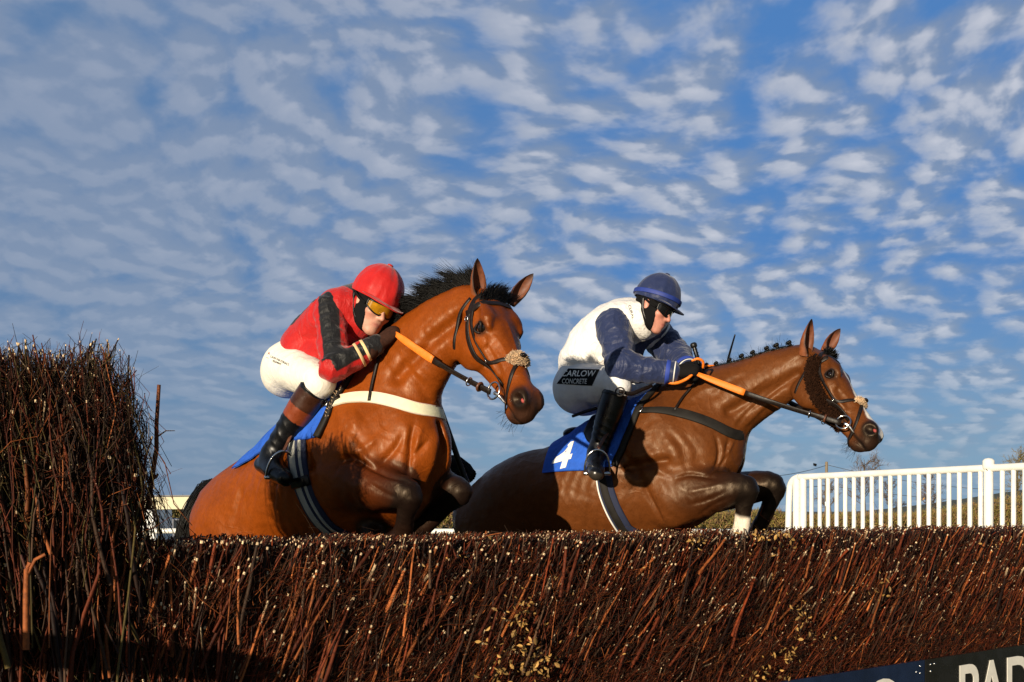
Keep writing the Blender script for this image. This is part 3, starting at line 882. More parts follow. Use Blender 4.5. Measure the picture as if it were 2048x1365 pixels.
D1 = nrm([.83, -.56, 0]); C1 = P(825, 900, 5.0); B1 = Frame(C1, D1)
def paint1(v, loc, hu, LEG, inhead, nr):
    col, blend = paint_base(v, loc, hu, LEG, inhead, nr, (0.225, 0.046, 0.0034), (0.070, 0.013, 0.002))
    return col
spec1 = dict(
    c=C1, d=D1, label='bright bay horse with loose black mane, under the rider in red',
    torso=[(-1.08, -.05, .235, .225), (-.92, .0, .265, .25), (-.70, .10, .275, .265), (-.50, .165, .335, .285), (-.30, .225, .365, .275), (-.12, .275, .315, .222), (-.02, .27, .215, .18)],
    breast=(.23, -.02),
    neck=[(P(765, 800, 5.10), .27, .16), (P(828, 722, 4.99), .195, .115), (P(884, 662, 4.90), .15, .09), (P(938, 622, 4.84), .115, .08)],
    poll=P(960, 606, 4.83), muzzle=P(1059, 808, 4.56), L=(.80, .60, -.12),
    legs={
        'fore_near': [(B1(-.26, .17, .14), .13, .115), (B1(-.02, .205, .10), .085, .075), (P(815, 988, 4.75), .062, .055), (P(812, 1025, 4.78), .04, .036), (P(803, 1068, 4.86), .043, .038), (P(770, 1085, 4.92), .034, .034), (P(742, 1066, 4.97), .042, .045)],
        'fore_far': [(B1(-.22, -.15, .13), .125, .11), (B1(.0, -.165, .105), .088, .075), (P(918, 985, 5.05), .064, .056), (P(895, 1010, 5.09), .04, .036), (P(850, 1052, 5.16), .042, .038), (P(825, 1075, 5.2), .034, .034), (P(805, 1068, 5.22), .04, .045)],
        'hind_near': [(B1(-1.03, .13, -.05), .20, .12), (B1(-.98, .17, -.32), .15, .10), (B1(-1.16, .16, -.50), .085, .07), (B1(-1.42, .15, -.66), .055, .045), (B1(-1.50, .15, -.92), .036, .034), (B1(-1.50, .15, -1.0), .042, .04), (B1(-1.58, .15, -1.08), .035, .035)],
        'hind_far': [(B1(-1.03, -.13, -.05), .20, .12), (B1(-.98, -.17, -.32), .15, .10), (B1(-1.12, -.16, -.52), .085, .07), (B1(-1.36, -.15, -.70), .055, .045), (B1(-1.42, -.15, -.95), .036, .034), (B1(-1.42, -.15, -1.03), .042, .04), (B1(-1.50, -.15, -1.11), .035, .035)],
    },
    ears=[(P(957, 606, 4.79), P(953, 517, 4.74), (.45, -.8, .1), .036), (P(1020, 608, 4.85), P(1066, 548, 4.86), (.35, -.9, .2), .032)],
    relief=[([(1000, 792), (1011, 814), (1028, 832)], .009, -.010), ([(1012, 640), (1030, 690), (1040, 735)], .008, .004), ([(985, 640), (975, 632), (962, 636)], .008, .005), ([(828, 846), (822, 880), (820, 907), (817, 948)], .014, -.020), ([(748, 940), (772, 918), (794, 892), (806, 868)], .016, -.013), ([(858, 880), (842, 898), (826, 913)], .013, -.012),
            ([(668, 948), (684, 924), (706, 917), (738, 933), (778, 951), (826, 970)], .014, -.018), ([(624, 884), (633, 905), (640, 935)], .012, -.008), ([(690, 850), (720, 880), (745, 915)], .020, -.010),
            ([(762, 868), (735, 892), (705, 905)], .018, .008), ([(846, 852), (836, 880), (833, 905)], .010, .006), ([(720, 800), (712, 840), (700, 880)], .03, .008),
            ([(980, 690), (1000, 720), (1012, 752)], .008, .004), ([(985, 670), (1003, 690), (1020, 730)], .007, .003), ([(948, 700), (960, 730), (985, 745)], .009, .004), ([(800, 720), (835, 760), (858, 800)], .016, -.007), ([(785, 700), (830, 690), (880, 690)], .02, .005),
            ([(772, 962), (790, 965), (812, 962)], .010, .006), ([(730, 960), (765, 985), (795, 995)], .010, -.006), ([(560, 935), (548, 985), (545, 1040)], .012, -.006), ([(500, 960), (478, 1000), (470, 1050)], .018, -.008), ([(530, 950), (515, 1000), (512, 1060)], .014, .006)],
    paint=paint1)
horse1, B1, H1, bv1, hv1, hq1, LEG1 = build_horse(spec1)

# ================================================================ second horse (right, brown bay with a thin blaze)
D2 = nrm([.927, -.375, 0]); C2 = P(1455, 900, 5.9); B2 = Frame(C2, D2)
def paint2(v, loc, hu, LEG, inhead, nr):
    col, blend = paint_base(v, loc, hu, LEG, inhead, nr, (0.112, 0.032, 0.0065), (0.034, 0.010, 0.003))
    wob = .004 * np.sin(hu[:, 0] * 40)
    bl = np.where(inhead & (hu[:, 1] > .02) & (hu[:, 0] > .10) & (hu[:, 0] < .66), 1 - sstep(np.abs(hu[:, 2] + wob) - .010 * sstep(hu[:, 0], .42, .58), .018, .025), 0)
    blend(bl, (0.80, 0.74, 0.66))
    pts = LEG['fore_near'][0]
    d = near_leg(v, pts[3:], None); ax = nrm(pts[4] - pts[3])
    sock = np.where(d < .09, sstep((v - pts[3]) @ ax + .012 * fbm(v, 30, 4, 1), .035, .06), 0)
    blend(sock, (0.78, 0.68, 0.55))
    # sweat lather beside the saddle cloth
    return col
spec2 = dict(
    c=C2, d=D2, label='brown bay horse with plaited mane and thin white blaze, under the rider in white',
    torso=[(-1.30, -.05, .235, .225), (-1.10, .055, .265, .255), (-.90, .085, .28, .27), (-.68, .125, .34, .29), (-.45, .205, .375, .28), (-.25, .29, .35, .25), (-.12, .31, .225, .20)],
    breast=(.27, -.13),
    neck=[(P(1385, 845, 5.98), .26, .16), (P(1468, 797, 5.885), .185, .115), (P(1540, 762, 5.82), .148, .09), (P(1600, 735, 5.765), .115, .08)],
    poll=P(1627, 722, 5.74), muzzle=P(1748, 872, 5.44), L=(.46, .86, -.16),
    legs={
        'fore_near': [(B2(-.25, .165, .08), .16, .115), (B2(-.03, .185, .10), .105, .082), (P(1490, 978, 5.68), .066, .058), (P(1488, 1012, 5.70), .044, .038), (P(1481, 1062, 5.74), .044, .040), (P(1462, 1092, 5.78), .036, .036), (P(1440, 1102, 5.82), .042, .045)],
        'fore_far': [(B2(-.22, -.15, .10), .13, .11), (B2(.02, -.165, .12), .095, .078), (P(1546, 972, 5.98), .064, .056), (P(1540, 1010, 6.0), .042, .036), (P(1514, 1062, 6.05), .042, .038), (P(1490, 1090, 6.08), .034, .034), (P(1465, 1095, 6.1), .04, .045)],
        'hind_near': [(B2(-1.25, .13, -.05), .20, .12), (B2(-1.20, .17, -.32), .15, .10), (B2(-1.38, .16, -.50), .085, .07), (B2(-1.64, .15, -.66), .055, .045), (B2(-1.72, .15, -.92), .036, .034), (B2(-1.72, .15, -1.0), .042, .04), (B2(-1.80, .15, -1.08), .035, .035)],
        'hind_far': [(B2(-1.25, -.13, -.05), .20, .12), (B2(-1.20, -.17, -.32), .15, .10), (B2(-1.34, -.16, -.52), .085, .07), (B2(-1.58, -.15, -.70), .055, .045), (B2(-1.64, -.15, -.95), .036, .034), (B2(-1.64, -.15, -1.03), .042, .04), (B2(-1.72, -.15, -1.11), .035, .035)],
    },
    ears=[(P(1607, 712, 5.70), P(1621, 638, 5.66), (.55, -.7, .1), .040), (P(1648, 706, 5.80), P(1679, 658, 5.82), (.35, -.9, .1), .034)],
    relief=[([(1690, 855), (1706, 876), (1726, 893)], .009, -.010), ([(1655, 735), (1645, 730), (1634, 735)], .008, .005), ([(1434, 950), (1452, 909), (1457, 880)], .011, -.012), ([(1442, 926), (1458, 900), (1468, 882)], .009, .008), ([(1412, 955), (1432, 934), (1438, 900), (1430, 870)], .012, -.014), ([(1288, 968), (1300, 996), (1312, 1022), (1326, 1050)], .014, -.016),
            ([(1352, 958), (1382, 950), (1432, 958)], .012, -.013), ([(1378, 1010), (1414, 1001), (1452, 984)], .010, -.005), ([(1394, 1034), (1428, 1010), (1458, 996)], .011, -.005), ([(1372, 985), (1410, 978), (1450, 966)], .013, .004),
            ([(1474, 852), (1496, 824), (1530, 797), (1584, 756)], .012, -.009), ([(1490, 850), (1515, 825), (1545, 800)], .012, .006), ([(1330, 860), (1360, 890), (1372, 935)], .022, -.009), ([(1300, 900), (1318, 940), (1352, 955)], .02, .008),
            ([(1655, 770), (1668, 795), (1690, 815)], .009, .005), ([(1640, 780), (1655, 805), (1680, 830)], .010, -.005), ([(1672, 770), (1690, 790), (1712, 812)], .007, .003), ([(1420, 800), (1450, 770), (1500, 745)], .02, -.006), ([(1380, 800), (1410, 780), (1440, 775)], .016, .006),
            ([(1120, 960), (1110, 1000), (1108, 1050)], .016, -.006), ([(1180, 985), (1175, 1020), (1182, 1055)], .014, -.004)],
    paint=paint2)
horse2, B2, H2, bv2, hv2, hq2, LEG2 = build_horse(spec2)
# ---------------------------------------------------------------- riders
M_SKIN = material('skin', (0.50, 0.24, 0.16), 0.5, attr=True, var=0.10, vscale=60, bump=0.1, bscale=600)
M_RED = material('red_silk', (0.55, 0.012, 0.010), 0.55, spec=.3, attr=True, var=0.08, vscale=30, sheen=0.2, bump=0.25, bscale=70, bdist=0.004, fold=.32)
M_WHITESILK = material('white_silk', (0.74, 0.70, 0.64), 0.55, attr=True, var=0.05, vscale=30, bump=0.3, bscale=60, bdist=0.004, fold=.40)
M_NAVYSILK = material('navy_silk', (0.022, 0.034, 0.105), 0.5, spec=.35, attr=True, var=0.10, vscale=30, sheen=0.2, bump=0.3, bscale=60, bdist=0.004, fold=.32)
M_CAP = material('cap_silk', (0.5, 0.1, 0.1), 0.55, spec=.3, fold=.14, fscale=14, attr=True, var=.06, vscale=30, sheen=.2, bump=.12, bscale=45, bdist=.004)
M_BREECH = material('cream_breeches', (0.80, 0.77, 0.68), 0.7, attr=True, var=0.05, vscale=30, bump=0.15, bscale=100, bdist=0.003, fold=.3, fscale=11)
M_BOOT = material('boot_leather', (0.004, 0.004, 0.005), 0.30, spec=.45, attr=True, var=0.2, vscale=30, bump=0.15, bscale=60, bdist=0.003)
M_GLOVE = material('glove_knit', (0.012, 0.010, 0.010), 0.85, spec=.15, attr=True, var=0.3, vscale=90, bump=0.3, bscale=700)
M_BLACKCLOTH = material('black_cloth', (0.0045, 0.0045, 0.005), 0.85, spec=.15, var=0.25, bump=0.3, bscale=500)
M_BLACKPLASTIC = material('black_plastic', (0.006, 0.006, 0.006), 0.35, spec=.4, var=0.2)
M_YELLENS = material('amber_lens', (0.42, 0.19, 0.006), 0.10, var=0.3, vscale=40, coat=0.6)
M_DARKLENS = material('dark_lens', (0.006, 0.006, 0.008), 0.07, var=0.2, coat=1.0)

def wrinkles(v, n, ax_pts, amp, freq=90.0, seed=1, fine=0.4):
    """cloth folds: ridged noise stretched across the limb"""
    a = np.asarray(ax_pts[0]); b = np.asarray(ax_pts[1]); u = nrm(b - a)
    t = (v - a) @ u; perp = v - a - t[:, None] * u
    q = perp * 7 + u[None] * (t * freq / 6)[:, None]
    w = vnoise(v, 6.0, seed) * 1.2
    r1 = vnoise(q + w[:, None] * u * 1.2, 1.0, seed + 3)
    r2 = vnoise(q * 2.1 + 5, 1.0, seed + 8)
    ridge = 1 - 2 * np.abs(r1)
    return v + n * (amp * (ridge + fine * (1 - 2 * np.abs(r2))))[:, None]

class RHead:
    """head frame: f where the face looks, u up, l to the person's left"""
    def __init__(s, c, fwd, up, k=1.0):
        s.o = np.asarray(c, float); s.f = nrm(fwd); s.u = nrm(np.asarray(up) - s.f * np.dot(up, s.f)); s.l = np.cross(s.u, s.f); s.k = k
    def __call__(s, x, y, z): return s.o + s.k * (x * s.f + y * s.l + z * s.u)
    def inv(s, p):
        q = (np.asarray(p) - s.o) / s.k; return np.stack([q @ s.f, q @ s.l, q @ s.u], -1)
def head_field(Fd, R, grow=0.0):
    A = [R.f, R.l, R.u]; k = R.k; S = lambda *x: np.array(x) * k + grow
    Fd.ell(R(-.012, 0, .035), S(.098, .077, .092), A, .02)
    Fd.ell(R(.030, 0, -.035), S(.062, .062, .075), A, .03)
    Fd.tube([R(-.005, .056, -.035), R(.030, .046, -.078), R(.066, .016, -.103)], S(.018, .018, .016), k=.025)
    Fd.tube([R(-.005, -.056, -.035), R(.030, -.046, -.078), R(.066, -.016, -.103)], S(.018, .018, .016), k=.025)
    Fd.ell(R(.070, 0, -.100), S(.018, .018, .016), A, .02)
    if grow == 0:
        Fd.ell(R(.072, 0, -.060), S(.020, .028, .028), A, .02)
        Fd.tube([R(.082, 0, .012), R(.094, 0, -.012), R(.108, 0, -.034)], S(.008, .009, .0115), k=.012)
        Fd.ell(R(.094, .011, -.038), S(.010, .008, .008), A, .008); Fd.ell(R(.094, -.011, -.038), S(.010, .008, .008), A, .008)
        for s in (-1, 1):
            Fd.ell(R(.064, .040 * s, -.026), S(.022, .022, .018), A, .02)
            Fd.tube([R(.084, .012 * s, .022), R(.076, .045 * s, .022)], S(.010, .009), k=.015)
            Fd.ell(R(.083, .031 * s, .002), S(.012, .016, .010), A, .012, '-')
            Fd.ell(R(.073, .031 * s, .001), S(.013, .013, .013), A, .004)
            Fd.ell(R(-.008, .076 * s, -.005), S(.016, .008, .028), [nrm(R.f + .2 * R.u), R.l, R.u], .008)
        Fd.ell(R(.089, 0, -.064), S(.009, .021, .0055), A, .006)
        Fd.ell(R(.087, 0, -.076), S(.010, .018, .0065), A, .006)
        Fd.tube([R(.094, .020, -.070), R(.099, 0, -.0695), R(.094, -.020, -.070)], S(.0022, .0026, .0022), k=.005, op='-')

def hand_chains(R):
    """fingers curled round a rein; R: dict o wrist, f along the hand, u back-of-hand normal, t thumb side"""
    o, f, u, t = R['o'], nrm(R['f']), None, None
    u = nrm(R['u'] - f * np.dot(R['u'], f)); t = nrm(np.cross(f, u)) * R.get('side', 1)
    out = []
    out.append((np.array([o, o + f * .045, o + f * .085]), [.024, .026, .022], [.024, .036, .037], t))
    for i, ln in enumerate((.046, .050, .047, .038)):
        y = .028 - i * .0185
        k0 = o + f * (.088 - .004 * abs(i - 1)) + t * y
        k1 = k0 + f * ln * .55 - u * ln * .55
        k2 = k1 - u * ln * .55 - f * ln * .30
        k3 = k2 - f * ln * .62 + u * ln * .10
        out.append((np.array([k0 - f * .02, k0 + u * .003, k1, k2, k3]), [.009, .0098, .0088, .0080, .0068], None, t))
    b = o + f * .03 + t * .028
    out.append((np.array([b, b + f * .028 + t * .016 - u * .012, b + f * .052 + t * .008 - u * .028, b + f * .060 - t * .008 - u * .036]), [.014, .012, .0098, .008], None, t))
    return out
def add_hand(Fd, R, grow=0.0):
    for pts, rv, rw, t in hand_chains(R):
        Fd.tube(pts, np.array(rv) + grow, None if rw is None else np.array(rw) + grow, t if rw is not None else (0.1, 0.2, 0.97), .006, 3)

def build_rider(S):
    B = S['B']; r = B.r; R = S['head']; J = S['J']
    root = thing('person', B(-.55, 0, .1), S['label'], 'person')
    # ---- body
    Fd = Field(B.d, 0.0048)
    T = S['torso']
    Fd.tube([t[0] for t in T], [t[1] * .86 for t in T], [t[2] * .88 for t in T], r, .03, 4)
    Fd.tube([T[-1][0], S['neckbase'], R(-.025, 0, -.06)], [.07, .062, .056], k=.03)
    for sd in ('n', 'f'):
        Fd.tube([J['hip' + sd], J['knee' + sd]], [.078, .055], k=.03); Fd.tube([J['knee' + sd], J['ankle' + sd]], [.050, .030], k=.02)
        Fd.tube([J['ankle' + sd], J['ankle' + sd] * .5 + J['toe' + sd] * .5 - V3(0, 0, .028)], [.030, .022], k=.02)
        Fd.tube([J['shoulder' + sd], J['elbow' + sd], J['wrist' + sd]], [.050, .038, .026], k=.03)
        add_hand(Fd, S['hand' + sd])
    head_field(Fd, R)
    v, q = Fd.build(); h = R.inv(v)
    col = np.tile(np.array(S.get('skin', (0.56, 0.27, 0.18))), (len(v), 1))
    def blend(m, c): col[:] = col * (1 - m[:, None]) + np.array(c) * m[:, None]
    ck = np.exp(-((h[:, 0] - .06) / .05) ** 2 - ((np.abs(h[:, 1]) - .045) / .028) ** 2 - ((h[:, 2] + .035) / .03) ** 2)
    blend(ck * .45, (0.56, 0.17, 0.12))
    lip = np.exp(-((h[:, 0] - .092) / .014) ** 4 - (h[:, 1] / .022) ** 4 - ((h[:, 2] + .070) / .010) ** 4); blend(lip * .65, (0.42, 0.10, 0.085))
    nose = np.exp(-((h[:, 0] - .107) / .016) ** 2 - (h[:, 1] / .014) ** 2 - ((h[:, 2] + .034) / .016) ** 2); blend(nose * .3, (0.58, 0.18, 0.13))
    mesh('body', v, q, M_SKIN, root, col)
    # ---- breeches
    Fd = Field(B.d, 0.0055)
    for e in S['seat']: Fd.ell(e[0], e[1], [B.d, B.r, V3(0, 0, 1)], .05)
    Fd.tube([T[0][0], T[1][0]], [T[0][1], T[1][1] * .96], [T[0][2], T[1][2] * .96], r, .04)
    for sd in ('n', 'f'):
        k2 = J['knee' + sd] + (J['ankle' + sd] - J['knee' + sd]) * .12
        Fd.tube([J['hip' + sd], J['hip' + sd] * .5 + J['knee' + sd] * .5 + V3(0, 0, S.get('sag', .0)), J['knee' + sd], k2], [S['thigh'], S['thigh'] * .93, .070, .058], k=.05)
    v, q = Fd.build(); n = vnormals(v, q)
    v = wrinkles(v, n, (J['hipn'], J['kneen']), .0022, 60, 4)
    c = np.tile(np.array(S['breech_col']), (len(v), 1))
    mesh('breeches', v, q, M_BREECH, root, c); bvb = bvh_of(v, q); bq = (v, q)
    # ---- jacket
    Fd = Field(B.d, 0.005)
    Fd.tube([t[0] for t in T[1:]], [t[1] + .010 for t in T[1:]], [t[2] + .010 for t in T[1:]], r, .03, 4)
    Fd.tube([T[-1][0], S['neckbase'], S['collar']], [T[-1][1] * .9, .080, .066], k=.04)
    for sd in ('n', 'f'):
        Fd.ell(J['shoulder' + sd] * .75 + T[-1][0] * .25, [.085, .085, .085], k=.05)
    for e in S.get('jacket_extra', []): Fd.ell(e[0], e[1], [B.d, B.r, V3(0, 0, 1)], .05)
    v, q = Fd.build(); n = vnormals(v, q)
    v = wrinkles(v, n, (T[1][0], T[-1][0]), .0050, 40, 11)
    v = wrinkles(v, n, (T[1][0] + B.r * .2, T[-1][0] - B.r * .1 - V3(0, 0, .15)), .0040, 70, 31)
    mesh('jacket', v, q, S['jacket_mat'], root, S['jacket_paint'](v, B, S))
    S['bv_jacket'] = bvh_of(v, q)
    # ---- sleeves
    for sd in ('n', 'f'):
        Fd = Field(B.d, 0.0045)
        sh, el, wr = J['shoulder' + sd], J['elbow' + sd], J['wrist' + sd]
        a = S['sleeve']
        Fd.tube([sh, sh * .5 + el * .5, el], [a[0], a[1], a[2]], k=.02, sub=5)
        Fd.tube([el, el * .5 + wr * .5, wr], [a[2], a[3], a[4]], k=.035, sub=5)
        v, q = Fd.build(); n = vnormals(v, q)
        v = wrinkles(v, n, (sh, el), .0050, 100, 51, .55); v = wrinkles(v, n, (el, wr), .0040, 110, 61, .55)
        o = mesh('sleeve', v, q, S['sleeve_mat'], root, S['sleeve_paint'](v, sh, el, wr, B, sd))
        if sd == 'n': S['bv_sleeve'] = bvh_of(v, q)
        for tt, cc, wd in S.get('cuffs', []):
            p = el + (wr - el) * tt; bvs = bvh_of(v, q)
            pp, nn = ring_path(bvs, p, wr - el, V3(0, 0, 1), m=30, R=.085); bv_, bq_ = band(pp + nn * .001, nn, wd, .0022, True)
            mesh('cuff_band', bv_, bq_, cc, o)
    # ---- gloves
    for sd in ('n', 'f'):
        Fd = Field(B.d, 0.0032); add_hand(Fd, S['hand' + sd], .0035)
        Rr = S['hand' + sd]
        Fd.tube([Rr['o'] - nrm(Rr['f']) * .045, Rr['o']], [.033, .029], k=.015)
        v, q = Fd.build(); c = S['glove_paint'](v, Rr)
        mesh('glove', v, q, M_GLOVE, root, c)
    # ---- boots
    for sd in ('n', 'f'):
        kn, an, toe = J['knee' + sd], J['ankle' + sd], J['toe' + sd]
        top = kn + (an - kn) * S['boot_top']
        Fd = Field(B.d, 0.0045)
        ax = nrm(an - top); heel = an + ax * .055 - nrm(toe - an) * .035
        Fd.tube([top, top * .7 + an * .3, top * .35 + an * .65, an], [.0665, .066, .056, .046], k=.02, sub=4)
        Fd.tube([an - ax * .02, an * .55 + toe * .45 + ax * .022, toe + ax * .02], [.046, .042, .028], k=.03)
        Fd.tube([heel, an * .45 + toe * .55 + ax * .035, toe + ax * .028], [.034, .038, .028], [.032, .040, .034], np.cross(ax, nrm(toe - an)), .03)
        Fd.half(top - ax * .004, -ax)
        v, q = Fd.build(); n = vnormals(v, q)
        t = (v - top) @ ax / np.linalg.norm(an - top)
        fold = np.exp(-((t - .68) / .22) ** 2)
        side = nrm(np.cross(ax, B.r))
        g = (v - top)
        z = (g @ ax) * 150 + (g @ side) * 40 + 2.2 * vnoise(v, 13, 5)
        v = v + n * (fold * .0020 * (1 - 2 * np.abs(np.sin(z * .5))))[:, None]
        sole = (v - an) @ ax
        c = np.tile(np.array([.004, .004, .005]), (len(v), 1))
        for lo, hi, cc in S.get('boot_bands', []):
            m = ((t > lo) & (t < hi)); c[m] = cc
        c[sole > .078] = (.03, .025, .02)
        bt = mesh('boot', v, q, M_BOOT, root, c)
        # rolled rim and sole edge
        bvs = bvh_of(v, q); pp, nn = ring_path(bvs, top + ax * .012, ax, V3(0, 0, 1) + B.d, m=32, R=.3)
        bv_, bq_ = band(pp, nn, .012, .003, True); mesh('boot_rim', bv_, bq_, M_BLACKL, bt)
    # ---- balaclava
    Fd = Field(nrm([R.f[0], R.f[1], 0]), 0.0042); head_field(Fd, R, .006)
    Fd.tube([R(-.02, 0, -.06), R(-.045, 0, -.105)], [.066, .058], k=.03)
    Fd.tube([R(.070, 0, .09), R(.092, 0, -.02), R(.100, 0, -.105)], [.066, .078, .064], [.060, .066, .054], R.l, .004, 4, '-')
    if S.get('ear_hole'): 
        for s in (-1, 1): Fd.ell(R(-.006, .088 * s, -.004), [.017, .022, .026], [R.f, R.l, R.u], .004, '-')
    v, q = Fd.build(); mesh('balaclava', v, q, M_BLACKCLOTH, root)
    # ---- helmet, silk cap, peak
    helmet(S, root, R)
    return root, bvb, bq

def helmet(S, root, R):
    nu, nv = 72, 26; v = []; q = []; col = []
    # cap: upper part of an egg, pleated towards the button
    tilt = .17
    def surf(ph, th, gr=0.0):
        x = .128 * math.cos(ph) * math.sin(th); y = .106 * math.sin(ph) * math.sin(th); z = .132 * math.cos(th)
        pl = .0024 * math.cos(ph * 6 * 2) * math.sin(th) ** .5 * max(0, 1 - th / 1.9) * 2.0
        pl += .0040 * math.exp(-((((ph * 6 / (2 * math.pi)) % 1) - .5) / .10) ** 2) * (-1) * math.sin(th)
        f = 1 + gr / .11
        return (x * f * (1 + pl * 14) - .008, y * f * (1 + pl * 14), z * f + .054)
    for i in range(nv + 1):
        th = (i / nv) * 1.78
        for j in range(nu):
            ph = 2 * math.pi * j / nu
            x, y, z = surf(ph, th)
            if i == nv: x *= .97; y *= .97
            v.append(R(x, y, z + x * tilt * .0))
    v = np.array(v)
    v = v + nrm(v - R(0, 0, .03)) * (.0030 * fbm(v, 26, 77, 3))[:, None]
    for i in range(nv):
        for j in range(nu): q.append([i * nu + j, (i + 1) * nu + j, (i + 1) * nu + (j + 1) % nu, i * nu + (j + 1) % nu])
    hm = mesh('helmet', v, np.array(q), M_CAP, root, np.tile(np.array(S['cap_col']), (len(v), 1)))
    bv_, bq_ = uv_ball(R(-.008, 0, .187), [.014, .014, .007], A=[R.f, R.l, R.u]); mesh('button', bv_, bq_, M_CAP, hm, np.tile(np.array(S['cap_col']), (len(bv_), 1)))
    # peak of the silk
    v = []; n1, n2 = 30, 8
    for lay in (0, 1):
        for i in range(n1 + 1):
            a = math.radians(-72 + 144 * i / n1)
            for j in range(n2 + 1):
                t = j / n2; ln = .056 * max(math.cos(a * 1.22), 0) ** .75
                rx = .119 + t * ln; ry = .102 + t * ln * .55
                v.append(R(math.cos(a) * rx - .008, math.sin(a) * ry, .044 - .018 * t - .010 * math.cos(a) - .005 * lay + .008 * abs(math.sin(a)) + .006 * t * t))
    q = []; m = n2 + 1; o = (n1 + 1) * m
    for i in range(n1):
        for j in range(n2):
            f = [i * m + j, i * m + j + 1, (i + 1) * m + j + 1, (i + 1) * m + j]; q.append(f[::-1]); q.append([o + k for k in f])
        q.append([i * m + n2, o + i * m + n2, o + (i + 1) * m + n2, (i + 1) * m + n2])
    mesh('peak', v, np.array(q), M_CAP, hm, np.tile(np.array(S['cap_col']), (len(v), 1)))
    # dark padded skull-cap front under the silk
    v = []; q = []; n1 = 36; n2 = 6
    for i in range(n1 + 1):
        a = math.radians(-100 + 200 * i / n1)
        for j in range(n2 + 1):
            t = j / n2
            b = 1 - .16 * t ** 2; zz_ = .044 - .036 * t * (math.cos(a * .7)) 
            v.append(R(math.cos(a) * .118 * b - .008, math.sin(a) * .097 * b, zz_))
    m = n2 + 1
    for i in range(n1):
        for j in range(n2): q.append([i * m + j, (i + 1) * m + j, (i + 1) * m + j + 1, i * m + j + 1])
    mesh('skull_cap', v, np.array(q), M_BLACKPLASTIC, hm)
    if S.get('ribbon'):
        pp = np.array([R(math.cos(a_) * .131 - .008, math.sin(a_) * .109, .058 + .012 * math.cos(a_)) for a_ in np.linspace(0, 2 * math.pi, 64, endpoint=False)])
        bv_, bq_ = band(pp, nrm(pp - R(-.008, 0, .06)), .022, .0022, True); mesh('ribbon', bv_, bq_, S['ribbon'], hm)
    # goggles
    v = []; q = []; fr = []; n1, n2 = 28, 8
    for i in range(n1 + 1):
        a = math.radians(-78 + 156 * i / n1); s = abs(i / n1 * 2 - 1)
        top = .022 - .004 * s; bot = -.030 + .024 * s ** 2 + (.012 * math.exp(-(s / .16) ** 2))
        for j in range(n2 + 1):
            t = j / n2; z = top + (bot - top) * t
            rx = .100 - .004 * t; v.append(R(math.cos(a) * rx * .55 + .046, math.sin(a) * .072, z))
        fr.append((R(math.cos(a) * .100 * .55 + .048, math.sin(a) * .0735, top), R(math.cos(a) * .096 * .55 + .048, math.sin(a) * .0735, bot)))
    m = n2 + 1
    for i in range(n1):
        for j in range(n2): q.append([i * m + j, (i + 1) * m + j, (i + 1) * m + j + 1, i * m + j + 1])
    gg_v, gg_q = [], []
    loop = [f[0] for f in fr] + [f[1] for f in fr[::-1]]; loop.append(loop[0])
    fv, fq = tube1(np.array(loop), .0036, 6, 1, False)
    gg = mesh('goggles', fv, fq, M_BLACKPLASTIC, root)
    mesh('lens', v, np.array(q), S['lens_mat'], gg)
    # goggle strap to the back of the helmet
    for s in (-1, 1):
        pts = [R(.050, .074 * s, -.004), R(.02, .086 * s, .002), R(-.03, .096 * s, .022), R(-.09, .070 * s, .05), R(-.132, 0, .07)]
        pp = resample(catmull(pts, 6), 26); nn = nrm(pp - R(-.01, 0, .02)); bv_, bq_ = band(pp, nn, .012, .002); mesh('strap', bv_, bq_, M_BLACKCLOTH, gg)
    # chin harness
    for s in (-1, 1):
        pp = resample(catmull([R(-.03, .100 * s, .02), R(-.005, .086 * s, -.045), R(.030, .062 * s, -.090), R(.045, .0, -.120)], 6), 22)
        bv_, bq_ = band(pp, nrm(pp - R(-.01, 0, -.02)), .012, .0025); mesh('chin_strap', bv_, bq_, M_BLACKL, hm)
M_FLEECE_BAND = material('cream_band', (.72, .52, .26), .7)
M_RIBBON = material('blue_ribbon', (.014, .035, .22), .6)
M_BLUECUFF = material('blue_cuff', (.02, .05, .32), .7)
# ================================================================ rider in red
hipn1 = B1(-.635, .125, .665); hipf1 = B1(-.635, -.125, .665)
J1 = dict(hipn=hipn1, hipf=hipf1, kneen=B1(-.31, .25, .565), kneef=B1(-.31, -.25, .565), anklen=P(541, 915, 5.08), anklef=B1(-.58, -.28, .22),
          toen=P(575, 948, 4.93), toef=B1(-.40, -.30, .17), shouldern=P(660, 618, 5.02), shoulderf=B1(-.30, -.17, .87), elbown=P(668, 735, 4.88), elbowf=B1(-.16, -.26, .66),
          wristn=P(752, 692, 4.90), wristf=B1(.02, -.10, .76))
R1 = RHead(P(746, 611, 5.02), (.59, -.71, -.39), (.30, .04, .95), 1.0)
def jacket1(v, B, S):
    c = np.tile(np.array([.44, .0075, .006]), (len(v), 1)); l = B.inv(v)
    sh = B.inv(S['J']['shouldern'])
    # black shoulder yokes and front panels
    for sg in (1, -1):
        ll = l[:, 1] * sg
        m = (ll > .095) & (ll < .15) & (l[:, 2] > sh[2] - .04); c[m] = (.005, .005, .006)
        m = (ll > .02) & (ll < .085) & (l[:, 0] > sh[0] + .10) & (l[:, 2] < sh[2] - .02) & (l[:, 2] > sh[2] - .2); c[m] = (.005, .005, .006)
    return c
